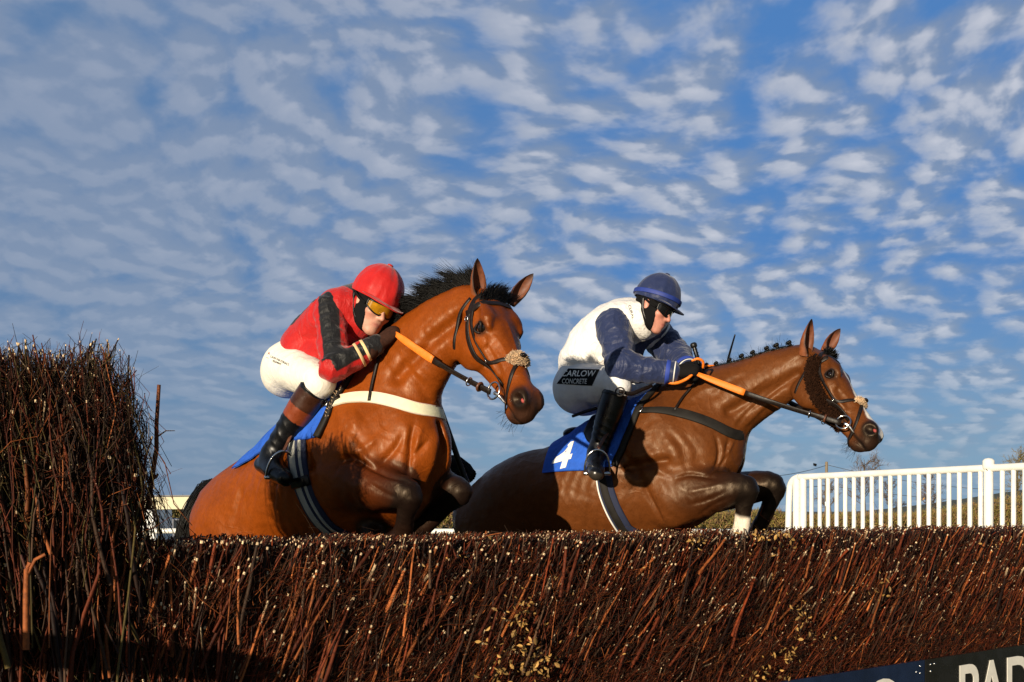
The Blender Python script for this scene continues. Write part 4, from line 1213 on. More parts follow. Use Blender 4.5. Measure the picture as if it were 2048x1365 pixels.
def sleeve1(v, sh, el, wr, B, sd):
    c = np.tile(np.array([.44, .0075, .006]), (len(v), 1))
    out = B.r * (1 if sd == 'n' else -1)
    for a, b, hi in ((sh, el, .30), (el, wr, .45)):
        u_ = nrm(b - a); t = (v - a) @ u_ / np.linalg.norm(b - a); p = v - a - ((v - a) @ u_)[:, None] * u_
        o = nrm(out + B.d * .75 + V3(0, 0, .3)); o = nrm(o - u_ * np.dot(o, u_))
        cs = (p @ o) / (np.linalg.norm(p, axis=1) + 1e-9)
        seg = (t > -.2) & (t < 1.02) if b is el else (t > 0.0)
        mm = (seg * sstep(cs + .03 * vnoise(v, 22, 3), .74, .80))[:, None]; c = c * (1 - mm) + np.array([.005, .005, .006]) * mm
    u_ = nrm(wr - el); t = (v - el) @ u_ / np.linalg.norm(wr - el)
    mm = sstep(t, .72, .75)[:, None]; c = c * (1 - mm) + np.array([.006, .006, .007]) * mm
    return c
S1 = dict(B=B1, head=R1, J=J1, label='rider in red jacket and red cap crouching over the bright bay horse',
    torso=[(B1(-.66, 0, .67), .125, .165), (B1(-.58, 0, .760), .120, .155), (B1(-.47, 0, .83), .128, .165), (B1(-.36, .01, .865), .125, .18), (B1(-.27, .02, .895), .10, .165)],
    neckbase=B1(-.235, .03, .93), collar=R1(-.03, 0, -.105),
    seat=[(B1(-.69, .085, .655), (.115, .105, .12)), (B1(-.69, -.085, .655), (.115, .105, .12))], thigh=.098,
    breech_col=(.82, .78, .68), jacket_extra=[(B1(-.56, .06, .70), (.10, .13, .10)), (B1(-.56, -.06, .70), (.10, .13, .10)), (B1(-.44, .05, .70), (.10, .12, .09)), (B1(-.43, .10, .655), (.09, .10, .09))], jacket_mat=M_RED, jacket_paint=jacket1, sleeve_mat=M_RED, sleeve_paint=sleeve1, sleeve=(.069, .061, .055, .048, .039),
    cuffs=[(.60, M_FLEECE_BAND, .013), (.76, M_FLEECE_BAND, .013)],
    handn=dict(o=P(757, 690, 4.90), f=P(790, 662, 4.93) - P(757, 690, 4.90), u=V3(-.3, -.6, .75), side=-1),
    handf=dict(o=B1(.035, -.09, .765), f=B1(.12, -.03, .80) - B1(.035, -.09, .765), u=V3(.5, .3, .8), side=1),
    glove_paint=lambda v, R: np.tile(np.array([.040, .016, .010]), (len(v), 1)),
    boot_top=.08, boot_bands=[(-.1, .17, (.006, .005, .0045)), (.06, .27, (.045, .016, .008)), (.27, .44, (.20, .040, .012))],
    cap_mat=M_RED, cap_col=(.48, .008, .0065), lens_mat=M_YELLENS, skin=(.58, .30, .21))
rider1, bvb1, bq1 = build_rider(S1)

# ================================================================ rider in white and navy
J2 = dict(hipn=P(1170, 768, 6.06), hipf=B2(-.74, -.13, .675), kneen=P(1236, 770, 5.83), kneef=B2(-.50, -.26, .65), anklen=P(1192, 915, 5.84), anklef=B2(-.61, -.30, .27),
          toen=P(1196, 938, 5.66), toef=B2(-.44, -.34, .23), shouldern=P(1226, 650, 5.96), shoulderf=P(1312, 668, 6.22), elbown=P(1244, 735, 5.82), elbowf=P(1350, 712, 6.14),
          wristn=P(1343, 746, 5.78), wristf=P(1374, 738, 5.98))
R2 = RHead(P(1308, 617, 5.95), (.76, -.54, -.37), (.30, .02, .95), 1.0)
def jacket2(v, B, S):
    c = np.tile(np.array([.82, .79, .74]), (len(v), 1)); l = B.inv(v)
    m = (np.abs(l[:, 1] - .01) / .075 + np.abs(l[:, 2] - .865) / .12 < 1) & (l[:, 0] > B.inv(S['J']['shouldern'])[0] - .05)
    c[m] = (.012, .02, .07)
    return c
S2 = dict(B=B2, head=R2, J=J2, label='rider in white jacket with navy sleeves crouching over the brown horse',
    torso=[(B2(-.775, 0, .695), .14, .165), (B2(-.745, 0, .80), .15, .165), (B2(-.68, 0, .90), .15, .175), (B2(-.575, .0, .975), .135, .185), (B2(-.46, 0, 1.005), .10, .17)],
    neckbase=B2(-.40, .01, 1.03), collar=R2(-.03, 0, -.105),
    seat=[(B2(-.79, .085, .66), (.125, .11, .135)), (B2(-.79, -.085, .66), (.125, .11, .135))], thigh=.105,
    jacket_extra=[(B2(-.60, 0, .86), (.14, .15, .12))],
    breech_col=(.80, .79, .77), jacket_mat=M_WHITESILK, jacket_paint=jacket2, sleeve_mat=M_NAVYSILK, sleeve_paint=lambda v, a, b, c, B, sd: np.tile(np.array([.016, .026, .080]), (len(v), 1)),
    sleeve=(.088, .082, .074, .064, .052), cuffs=[(.93, M_BLUECUFF, .022), (1.06, M_WHITE, .006)],
    handn=dict(o=P(1352, 745, 5.77), f=P(1392, 738, 5.75) - P(1352, 745, 5.77), u=V3(-.2, -.75, .6), side=-1),
    handf=dict(o=P(1378, 735, 5.96), f=P(1402, 733, 5.84) - P(1378, 735, 5.96), u=V3(.3, .3, .9), side=1),
    glove_paint=lambda v, R: np.tile(np.array([.007, .006, .006]), (len(v), 1)),
    boot_top=.12, boot_bands=[(-.1, .30, (.007, .0055, .005))],
    cap_mat=M_NAVYSILK, cap_col=(.014, .024, .080), ribbon=M_RIBBON, lens_mat=M_DARKLENS, ear_hole=True, skin=(.56, .25, .18))
rider2, bvb2, bq2 = build_rider(S2)
# ================================================================ ground
def grass_material():
    m = bpy.data.materials.new("grass"); m.use_nodes = True; t = NT(m.node_tree); b = m.node_tree.nodes['Principled BSDF']
    tc = t.n('ShaderNodeTexCoord'); n1 = t.noise(tc.outputs['Object'], 0.6, 5.0).outputs['Fac']; n2 = t.noise(tc.outputs['Object'], 45.0, 3.0).outputs['Fac']
    c = t.mix(t.maprange(n1, .35, .65), (.035, .065, .012, 1), (.075, .085, .022, 1)); c = t.mix(t.maprange(n2, .35, .7), c, (.02, .035, .008, 1))
    t.set(b.inputs['Base Color'], c); b.inputs['Roughness'].default_value = .9
    bm = t.n('ShaderNodeBump', in_Height=n2, in_Strength=.8, in_Distance=.05); t.set(b.inputs['Normal'], bm.outputs[0]); return m
M_GRASS = grass_material()
g = mesh('ground', [(-2500, -400, 0), (2500, -400, 0), (2500, 4000, 0), (-2500, 4000, 0)], np.array([[0, 1, 2, 3]]), M_GRASS, smooth=False, origin=(0, 0, 0)); g['kind'] = 'structure'

# ================================================================ birch fence
HD = nrm([.7666, .6421, 0]); HN = nrm([.6421, -.7666, 0])        # along the fence, and out of its face
HA = P(0, HY, 2300 / (490 * 3770 / 2770)); HA[2] = 0
def hedge_t(px):
    px = np.asarray(px, float); Y = 2300 / (490 * (3770 - px) / 2770); X = (px - HX) / F * Y
    return np.hypot(X - HA[0], Y - HA[1]) * np.sign(px)
def HP(t, o, z):
    t, o, z = np.broadcast_arrays(np.asarray(t, float), np.asarray(o, float), np.asarray(z, float))
    return HA + t[..., None] * HD + o[..., None] * HN + z[..., None] * V3(0, 0, 1)
TOP = EYE - .088
M_TWIG = material('birch_twig', (.1, .03, .01), .62, attr=True, var=.35, vscale=70, bump=.4, bscale=400, spec=.2)
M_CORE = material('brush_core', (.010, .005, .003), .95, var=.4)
M_DEADLEAF = material('dead_leaf', (.36, .20, .05), .7, attr=True, var=.25, vscale=80)
PAL = np.array([[.022, .008, .004], [.088, .018, .006], [.055, .028, .015], [.26, .075, .020], [.14, .026, .007]])
PALE = np.array([.80, .58, .34])
def twig_batch(base, dirv, length, rad, bend, col, K=4, sides=4, pale_frac=0.5, cut=True, knots=0.0, taper=.75):
    """sticks with a pale sawn end"""
    N = len(base); t = np.linspace(0, 1, K)
    p = base[:, None] + dirv[:, None] * (t[None] * length[:, None])[..., None] + bend[:, None] * (t ** 2 * length[:, None])[..., None]
    if knots: p[:, 1:-1] += rng.normal(0, knots, (N, K - 2, 3)) * length[:, None, None]
    r = rad[:, None] * np.linspace(1.0, taper, K)[None]
    c = np.repeat(col[:, None], K, 1) * (1 + .35 * rng.normal(0, .5, (N, K, 1)))
    if cut:
        e = nrm(p[:, -1] - p[:, -2])
        nk = np.minimum(rad * 2.2, .010)[:, None]
        p = np.concatenate([p[:, :-1], p[:, -1:] - (e * nk)[:, None], p[:, -1:] - (e * nk * .92)[:, None], p[:, -1:], (p[:, -1] + e * .0006)[:, None]], 1)
        r = np.concatenate([r[:, :-1], r[:, -1:], r[:, -1:] * 1.04, r[:, -1:] * .98, r[:, -1:] * .05], 1)
        pc = np.where(rng.random((N, 1)) < pale_frac, PALE[None] * (.6 + .6 * rng.random((N, 1))), col)
        c = np.concatenate([c, pc[:, None], pc[:, None], pc[:, None]], 1)
        # a stripped, paler neck just under the saw cut on some of them
        m = rng.random(N) < pale_frac * .12; c[m, K - 1] = PALE * .5
    v, q = tubes(p, r, sides)
    return v, q, np.clip(np.repeat(c.reshape(-1, 3), sides, 0), .002, 1)
def lean(px, z):
    h = np.clip((TOP - z) / .78, 0, 1)
    return np.radians(np.interp(px, [0, 300, 700, 1100, 1700, 2100], [3, 8, 20, 29, 34, 36]) + h * np.interp(px, [0, 300, 900, 1500, 2100], [2, 6, 14, 24, 26]))
def brush(N, lo, hi, lmin, lmax, rmin, rmax, omin, omax, zmin, zmax, spread, K=4, sides=4, pale=.5, cut=True, probs=(.42, .24, .20, .04, .10), extra=0.0, zpow=1.0, knots=.02):
    px = rng.uniform(lo, hi, N); z = zmin + (zmax - zmin) * rng.random(N) ** zpow
    ln = rng.uniform(lmin, lmax, N); rad = rmin + (rmax - rmin) * rng.random(N) ** 1.8
    a = lean(px, z) + np.radians(rng.normal(extra, spread, N))
    top = np.minimum(z, TOP + .012 * np.sin(px / 37) + rng.normal(0, .008, N))
    d = np.sin(a)[:, None] * HD + np.cos(a)[:, None] * V3(0, 0, 1) + rng.normal(.05, .08, N)[:, None] * HN; d = nrm(d)
    bend = rng.normal(0, .025 if rmin > .002 else .09, (N, 3))
    tt = hedge_t(px); cl = vnoise(np.stack([tt * 5.5, top * 7, np.zeros(N)], 1), 1.0, 91) + .6 * vnoise(np.stack([tt * 15, top * 9, np.zeros(N)], 1), 1.0, 17)
    tip = HP(tt, rng.uniform(omin, omax, N) + .030 * cl, top)
    base = tip - d * ln[:, None] - bend * ln[:, None]
    k = rng.choice(5, N, p=probs); col = PAL[k] * (.55 + .9 * rng.random((N, 1)))
    return twig_batch(base, d, ln, rad, bend, col, K, sides, pale, cut, knots)
def joinc(bs):
    v, fs = join([(b[0], b[1]) for b in bs]); return v, fs, np.vstack([b[2] for b in bs])
parts = [
    brush(17000, 240, 2160, .08, .28, .0008, .0021, -.10, .02, TOP - .80, TOP, 18, 5, 3, .35, knots=.05),
    brush(6400, 240, 2160, .08, .30, .0022, .0045, -.08, .03, TOP - .72, TOP, 12, 4, 5, .85, probs=(.32, .26, .14, .10, .18), zpow=.75, knots=.008),
    brush(950, 260, 2160, .14, .42, .0045, .0088, -.03, .035, TOP - .55, TOP - .005, 9, 5, 7, .95, probs=(.22, .28, .10, .22, .18), zpow=.55, knots=.006),
    brush(12000, 330, 2160, .04, .14, .0010, .0046, -.42, .02, TOP - .05, TOP + .010, 20, 3, 4, .18),
    brush(10500, 400, 2160, .05, .20, .0006, .0012, -.02, .055, TOP - .80, TOP - .08, 22, 5, 3, .0, False, probs=(.10, .38, .28, .10, .14), extra=24, zpow=1.3, knots=.09),
    brush(3000, 240, 2160, .05, .20, .0005, .0010, .0, .06, TOP - .80, TOP, 45, 5, 3, .0, False, probs=(.02, .2, .58, .1, .1), extra=32, knots=.10),
]
fence = thing('brush_fence', HP(3.0, -.2, 0), 'long dark birch fence across the foreground with sawn pale twig ends', 'fence')
v, fs, c = joinc(parts)
mesh('brushwood', v, fs, M_TWIG, fence, c)
# tightly packed inside of the fence
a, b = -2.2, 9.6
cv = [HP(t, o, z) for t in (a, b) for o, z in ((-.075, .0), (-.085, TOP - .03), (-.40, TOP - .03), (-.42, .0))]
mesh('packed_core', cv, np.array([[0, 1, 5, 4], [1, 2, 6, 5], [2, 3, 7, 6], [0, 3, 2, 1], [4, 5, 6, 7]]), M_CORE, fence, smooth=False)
# dead leaves caught among the twigs
def leaves(px, py, n, sx, sy, size):
    v = []; q = []; c = []
    for i in range(n):
        x = px + rng.normal(0, sx); y = py + rng.normal(0, sy) 
        t = hedge_t(x); s = 490 * (3770 - x) / 2770; z = EYE - (y - HY) / s
        o = HP(t, .075 + rng.uniform(-.02, .03), z); A = nrm(rng.normal(0, 1, 3)); Bv = nrm(np.cross(A, rng.normal(0, 1, 3) + HN)); Nn = np.cross(A, Bv)
        k = size * 1.5 * (.5 + .9 * rng.random()); cu = rng.uniform(.1, .5) * k
        pr = [(-1, 0, 0), (-.4, .55, 1), (.3, .6, 1), (1, 0, .3), (.3, -.55, 1), (-.4, -.5, 1), (0, 0, -.3)]
        b0 = len(v)
        for u_, w_, h_ in pr: v.append(o + A * u_ * k + Bv * w_ * k * .8 + Nn * h_ * cu * (.5 + .5 * rng.random()))
        for j in range(6): q.append([b0 + j, b0 + (j + 1) % 6, b0 + 6])
        cc = np.array([.42, .235, .06]) * rng.uniform(.35, 1.15); c += [cc] * 7
    return np.array(v), np.array(q), np.array(c)
ls = [leaves(1010, 1238, 46, 18, 36, .009), leaves(990, 1285, 20, 34, 16, .008), leaves(1052, 1315, 34, 24, 18, .009), leaves(1000, 1340, 44, 45, 16, .008), leaves(1545, 1085, 16, 22, 10, .008), leaves(1508, 1072, 22, 28, 5, .008),
      leaves(1575, 1225, 18, 12, 22, .009), leaves(1590, 1260, 14, 12, 16, .009), leaves(1550, 1310, 20, 14, 12, .009), leaves(1745, 1180, 10, 12, 14, .009), leaves(1370, 1082, 14, 16, 8, .007), leaves(1500, 1345, 22, 30, 10, .008),
      leaves(1990, 1090, 12, 26, 12, .007), leaves(1130, 1190, 40, 320, 70, .005), leaves(1700, 1180, 40, 260, 70, .005)]
v, fs, c = joinc(ls); tag(mesh('dead_leaves', v, fs, M_DEADLEAF, fence, c, smooth=False), kind='stuff')

# ================================================================ taller wing of brushwood on the left
wing = thing('brushwood_wing', HP(-.3, -.1, 0), 'taller ragged wing of upright branches at the left end of the fence', 'hedge')
def wing_sticks(N, lo, hi, ytop, ysp, lmin, lmax, rmin, rmax, omin, omax, K, sides, pale, spread=7, probs=(.34, .20, .30, .06, .10), knots=.018, taper=.7):
    px = rng.uniform(lo, hi, N)
    yt = ytop(px) + np.abs(rng.normal(0, 1, N)) * ysp
    s = 490 * (3770 - px) / 2770; z = EYE + (HY - yt) / s
    ln = rng.uniform(lmin, lmax, N); rad = rmin + (rmax - rmin) * rng.random(N) ** 2
    a = np.radians(rng.normal(0, spread, N) + np.interp(px, [-150, 120, 230, 320], [-5, 0, 4, 17]))
    d = nrm(np.sin(a)[:, None] * HD + np.cos(a)[:, None] * V3(0, 0, 1) + rng.normal(0, .09, N)[:, None] * HN)
    bend = rng.normal(0, .06, (N, 3)); tip = HP(hedge_t(px), rng.uniform(omin, omax, N), z)
    base = tip - d * ln[:, None] - bend * ln[:, None]
    k = rng.choice(5, N, p=probs); col = PAL[k] * (.40 + .75 * rng.random((N, 1)))
    ol = rng.random(N) < .14; col[ol] = np.array([.06, .042, .011]) * (.6 + .8 * rng.random((ol.sum(), 1)))
    return twig_batch(base, d, ln, rad, bend, col, K, sides, pale, True, knots, taper), tip, d, ln, rad, col
edge = lambda px: np.interp(px, [-150, 0, 60, 120, 180, 232, 262, 284, 300, 312], [668, 680, 668, 690, 676, 672, 708, 765, 850, 950])
inner = lambda px: edge(px) + 40
sets = [wing_sticks(700, -170, 306, edge, 60, .4, 1.0, .0018, .0046, -.30, .02, 6, 5, .6, 8),
        wing_sticks(300, -170, 300, lambda p: edge(p) + 120, 260, .35, .8, .003, .0095, -.06, .05, 6, 7, .8, 9, (.22, .26, .16, .20, .16)),
        wing_sticks(4200, -170, 311, lambda p: edge(p) + 30, 250, .12, .42, .0008, .0024, -.22, .05, 5, 3, .4, 20, knots=.05), wing_sticks(2000, -170, 312, lambda p: edge(p) + 10, 90, .10, .30, .0006, .0016, -.26, .04, 5, 3, .2, 18, knots=.05)]
bs = [s_[0] for s_ in sets]
# side shoots
for s_, m in ((sets[0], 8), (sets[1], 5)):
    _, tip, d, ln, rad, col = s_; N = len(tip)
    for k in range(m):
        u_ = rng.uniform(.02, .75, N); o = tip - d * (ln * u_)[:, None]
        sd = nrm(rng.normal(0, 1, (N, 3)) + d * .9); l2 = rng.uniform(.025, .13, N)
        bs.append(twig_batch(o, sd, l2, rad * .32 + .0004, rng.normal(0, .25, (N, 3)), col * .9, 4, 3, .15, True, .04, .4))
# the lone branch at the wing's right edge
def px_branch(rows, Y, r0, r1, colr):
    p = np.array([P(x, y, Y) for x, y in rows])[None]; K = p.shape[1]
    v, q = tubes(p, np.linspace(r0, r1, K)[None], 6); return v, q, np.tile(np.array(colr), (len(v), 1))
Yw = 2300 / (490 * (3770 - 310) / 2770) + .02
bs += [px_branch([(296, 1020), (303, 960), (313, 900), (313, 850), (318, 770)], Yw, .009, .006, (.16, .05, .02)), px_branch([(313, 875), (332, 862), (350, 862)], Yw, .003, .0012, (.05, .035, .03)),
       px_branch([(313, 845), (298, 836)], Yw, .0025, .0012, (.03, .02, .015)), px_branch([(303, 960), (312, 955), (316, 948)], Yw, .005, .004, (.2, .06, .02)),
       px_branch([(52, 1300), (52, 1200), (54, 1140), (60, 1125)], 3.30, .010, .008, (.26, .075, .022)), px_branch([(56, 1150), (70, 1120), (91, 1109)], 3.30, .006, .005, (.26, .075, .022)), px_branch([(54, 1145), (42, 1110)], 3.30, .005, .004, (.08, .03, .02))]
v, fs, c = joinc(bs)
mesh('branches', v, fs, M_TWIG, wing, c)
cv = []
for t0, z in ((-2.2, 0), (-2.2, 1.74)):
    pass
W0, W1 = hedge_t(-200), hedge_t(283); W2 = hedge_t(225)
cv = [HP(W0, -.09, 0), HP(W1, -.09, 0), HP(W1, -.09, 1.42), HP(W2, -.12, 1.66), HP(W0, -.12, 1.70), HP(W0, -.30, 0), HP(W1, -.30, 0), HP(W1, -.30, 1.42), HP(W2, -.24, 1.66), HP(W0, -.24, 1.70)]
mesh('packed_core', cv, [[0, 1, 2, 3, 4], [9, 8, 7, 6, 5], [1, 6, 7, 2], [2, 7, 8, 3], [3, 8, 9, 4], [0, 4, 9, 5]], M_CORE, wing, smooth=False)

# ================================================================ guard boards with lettering
def board_mat(name, col):
    return material(name, col, .22, var=.25, vscale=6, coat=.3, bump=.05, bscale=40)
M_NAVYB = board_mat('navy_board', (.010, .020, .055)); M_BLACKB = board_mat('black_board', (.012, .011, .010)); M_PAINT = material('white_paint', (.80, .77, .68), .5, var=.05)
def box_h(t0, t1, o0, o1, z0, z1):
    v = [HP(t, o, z) for t in (t0, t1) for o in (o0, o1) for z in (z0, z1)]
    return np.array(v), np.array([[0, 1, 3, 2], [4, 6, 7, 5], [0, 4, 5, 1], [2, 3, 7, 6], [1, 5, 7, 3], [0, 2, 6, 4]])
BT = EYE - .972 * (1365 - HY) / (490 * (3770 - 1560) / 2770)
tj = float(hedge_t(1818))
def text_mesh(body, size, extr=0.0, shear=0.0, bold=0.0):
    cu = bpy.data.curves.new('lettering', 'FONT'); cu.body = body; cu.size = size; cu.extrude = extr; cu.shear = shear; cu.offset = bold; cu.resolution_u = 6
    o = bpy.data.objects.new('lettering', cu); COL.objects.link(o)
    dg = bpy.context.evaluated_depsgraph_get(); me = bpy.data.meshes.new_from_object(o.evaluated_get(dg))
    v = np.array([x.co[:] for x in me.vertices]); fcs = [list(p.vertices) for p in me.polygons]
    bpy.data.objects.remove(o); bpy.data.curves.remove(cu); bpy.data.meshes.remove(me)
    return v, fcs
def board(t0, t1, mat, label, txt, tt, zt, size):
    root = thing('guard_board', HP((t0 + t1) / 2, .05, 0), label, 'board')
    v, q = box_h(t0, t1, .082, .102, .04, BT); mesh('panel', v, q, mat, root, smooth=False)
    v, fcs = text_mesh(txt, size, .0015, 0, .006)
    v = HP(tt + v[:, 0], .1045 + v[:, 2], zt + v[:, 1]); mesh('lettering', v, fcs, M_PAINT, root, smooth=False)
    sv = []; 
    for t_, z_ in [(t0 + .05, BT - .03), (t0 + .05, BT - .07), (t1 - .05, BT - .03), (t1 - .05, BT - .07), (t0 + .09, BT - .03), (t1 - .09, BT - .06)]:
        v, q = uv_ball(HP(t_, .103, z_), .006, 8, 5); mesh('screw', v, q, M_STEEL, root)
    return root
capH = .34
board(-1.6, tj - .006, M_NAVYB, 'glossy navy board along the foot of the birch fence', 'O', float(hedge_t(1692)), BT - .068 - capH, capH / .70)
board(tj + .006, tj + 2.6, M_BLACKB, 'glossy black board with white letters at the right foot of the fence', 'PADDY', float(hedge_t(1882)), BT - .062 - capH, capH / .70)
# ================================================================ white wing rail on the right
M_PVC = material('white_plastic', (.78, .77, .71), .38, var=.10, vscale=5)
M_DARKTIE = material('dark_tie', (.02, .02, .02), .6)
RL0 = P(1588, HY, 17.0); RL1 = P(2060, HY, 14.1); RL0[2] = RL1[2] = 0; RD = nrm(RL1 - RL0); RLEN = np.linalg.norm(RL1 - RL0)
rail_z = lambda t: 1.965 + .05 * t / RLEN
def RP(t, z, o=0.0): return RL0 + RD * t + V3(RD[1], -RD[0], 0) * o + V3(0, 0, z)
wr_ = thing('wing_rail', RL0, 'tall white rail wing with upright bars beyond the right end of the fence', 'rail')
v, q = tube1([RP(-.13, 0), RP(-.11, 1.0), RP(-.085, 1.72), RP(-.04, 1.90), RP(.08, rail_z(0)), RP(.3, rail_z(.3)), RP(2.0, rail_z(2)), RP(RLEN + 1.6, rail_z(RLEN + 1.6))], .048, 14, 6)
mesh('top_rail', v, q, M_PVC, wr_)
def post(t, w, top, name='post', cap=False):
    pr = [tube1([RP(t, 0), RP(t, top)], w, 14, 1)]
    if cap: pr.append(tube1([RP(t, top - .10), RP(t, top - .008)], w * 1.28, 14, 1))
    v, fs = join(pr); return mesh(name, v, fs, M_PVC, wr_)
post(.05, .055, rail_z(0) - .02); post(.17, .05, rail_z(0) - .02)
tp = (np.dot(P(1977, HY, 14.55) - RL0, RD)); 
for _ in range(6):      # column 1977 of the rail line
    p = RP(tp, 0); tp += (1977 - (HX + F * p[0] / p[1])) / 150.0
post(tp, .058, rail_z(tp) + .10, cap=True)
tv, tq = torus(RP(tp, rail_z(tp)), RD + V3(0, 0, .5), .062, .006); mesh('tie', tv, tq, M_DARKTIE, wr_)
k = 0; t = .32
while t < RLEN + 1.5:
    if abs(t - tp) > .09: post(t, .030, rail_z(t) - .02, 'bar')
    t += .1475
# low running rail of the course behind
rr = thing('running_rail', (0, 21, 0), 'low white running rail across the course behind the horses', 'rail')
v, q = tube1([(-16, 22.5, 1.10), (0, 21, 1.10), (5.6, 20.5, 1.10)], .05, 12, 3); mesh('top_rail', v, q, M_PVC, rr)
for x in np.arange(-15, 5.6, 2.0):
    v, q = tube1([(x, 21 - x * .09, 0), (x, 21 - x * .09, 1.08)], .035, 10, 1); mesh('post', v, q, M_PVC, rr)

# ================================================================ far left: stand roof, van, car
M_CREAM = material('cream_panel', (.62, .56, .38), .6, var=.06, vscale=2); M_VANW = material('white_van_paint', (.82, .82, .80), .3, var=.03, coat=.3); M_GLASSD = material('dark_glass', (.02, .025, .03), .08, var=.1)
M_TYRE = material('tyre_rubber', (.015, .015, .015), .8); M_CARP = material('dark_car_paint', (.02, .03, .06), .3, coat=.5, var=.05); M_GREYROOF = material('grey_roof', (.16, .16, .17), .6)
def boxw(x0, x1, y0, y1, z0, z1, bev=.0):
    v = np.array([(x, y, z) for x in (x0, x1) for y in (y0, y1) for z in (z0, z1)], float)
    return v, np.array([[0, 1, 3, 2], [4, 6, 7, 5], [0, 4, 5, 1], [2, 3, 7, 6], [1, 5, 7, 3], [0, 2, 6, 4]])
Ys = 44.0; sx = lambda px: (px - HX) / F * Ys; sz = lambda py: EYE + (HY - py) / F * Ys
st = thing('open_shelter', (sx(330), Ys, 0), 'long cream roofed open shelter beyond the left end of the fence', 'shelter')
v, q = boxw(sx(230), sx(560), Ys, Ys + .15, sz(1019), sz(994)); 
v[:, 2] += (v[:, 0] - sx(330)) * .012
mesh('fascia', v, q, M_CREAM, st, smooth=False)
v, q = boxw(sx(228), sx(562), Ys - .1, Ys + 6, sz(993.6), sz(991)); v[:, 2] += (v[:, 0] - sx(330)) * .012; mesh('roof', v, q, M_GREYROOF, st, smooth=False)
for px in (240, 374, 470, 555):
    v, q = boxw(sx(px) - .12, sx(px) + .12, Ys + .2, Ys + .45, 0, sz(1019)); mesh('post', v, q, M_CREAM, st, smooth=False)
def vehicle(name, label, cat, c, L, Wd, prof, paint, wins, wheel_x):
    """body extruded from a side profile; x along the car"""
    root = thing(name, c, label, cat); pr = np.array(prof); n = len(pr)
    v = []
    for y, ins in ((-Wd / 2, .06), (-Wd / 2 + .06, 0), (Wd / 2 - .06, 0), (Wd / 2, .06)):
        cx, cz = pr.mean(0)
        for x, z in pr: v.append((c[0] + x - np.sign(x - cx) * ins, c[1] + y, c[2] + z - np.sign(z - cz) * ins * .5))
    q = [list(range(n))] + [[3 * n + i for i in range(n)][::-1]]
    for k in range(3):
        for i in range(n): q.append([k * n + i, (k + 1) * n + i, (k + 1) * n + (i + 1) % n, k * n + (i + 1) % n])
    mesh('body', v, q, paint, root, smooth=False)
    for w in wins:
        v = np.array([(c[0] + x, c[1] - Wd / 2 - .012, c[2] + z) for x, z in w] + [(c[0] + x, c[1] - Wd / 2 + .05, c[2] + z) for x, z in w]); m = len(w)
        q = [list(range(m))] + [[i, m + i, m + (i + 1) % m, (i + 1) % m] for i in range(m)]; mesh('window', v, q, M_GLASSD, root, smooth=False)
    for x in wheel_x:
        for s in (-1, 1):
            v, q = torus((c[0] + x, c[1] + s * (Wd / 2 - .12), c[2] + .32), V3(0, 1, 0), .23, .10, V3(0, 0, 1), 24, 10); wh = mesh('wheel', v, q, M_TYRE, root)
            v, q = uv_ball((c[0] + x, c[1] + s * (Wd / 2 - .12), c[2] + .32), (.17, .06, .17), 16, 8); mesh('rim', v, q, M_STEEL, wh)
    return root
Yv = 36.0; vx_ = lambda px: (px - HX) / F * Yv
vehicle('parked_van', 'white van parked by the left end of the fence, half behind the twigs', 'van', (vx_(288), Yv, 0), 2.9, 1.8,
        [(-1.9, .35), (-1.9, .95), (-1.2, 1.0), (-.8, 1.53), (.62, 1.53), (.66, .35)], M_VANW, [[(-1.05, 1.05), (-.75, 1.45), (-.2, 1.45), (-.2, 1.05)]], (-1.3, .2))
Yc = 40.0; cx_ = lambda px: (px - HX) / F * Yc
vehicle('parked_car', 'dark car parked behind the low rail, left of the bright bay horse', 'car', (cx_(362), Yc, 0), 4.2, 1.75,
        [(-2.1, .35), (-2.1, .75), (-1.5, .85), (-.9, 1.24), (.6, 1.26), (1.3, .85), (2.1, .75), (2.1, .35)], M_CARP, [[(-1.2, .86), (-.8, 1.18), (-.1, 1.18), (-.1, .86)], [(.0, .86), (.0, 1.18), (.55, 1.18), (1.0, .86)]], (-1.3, 1.3))

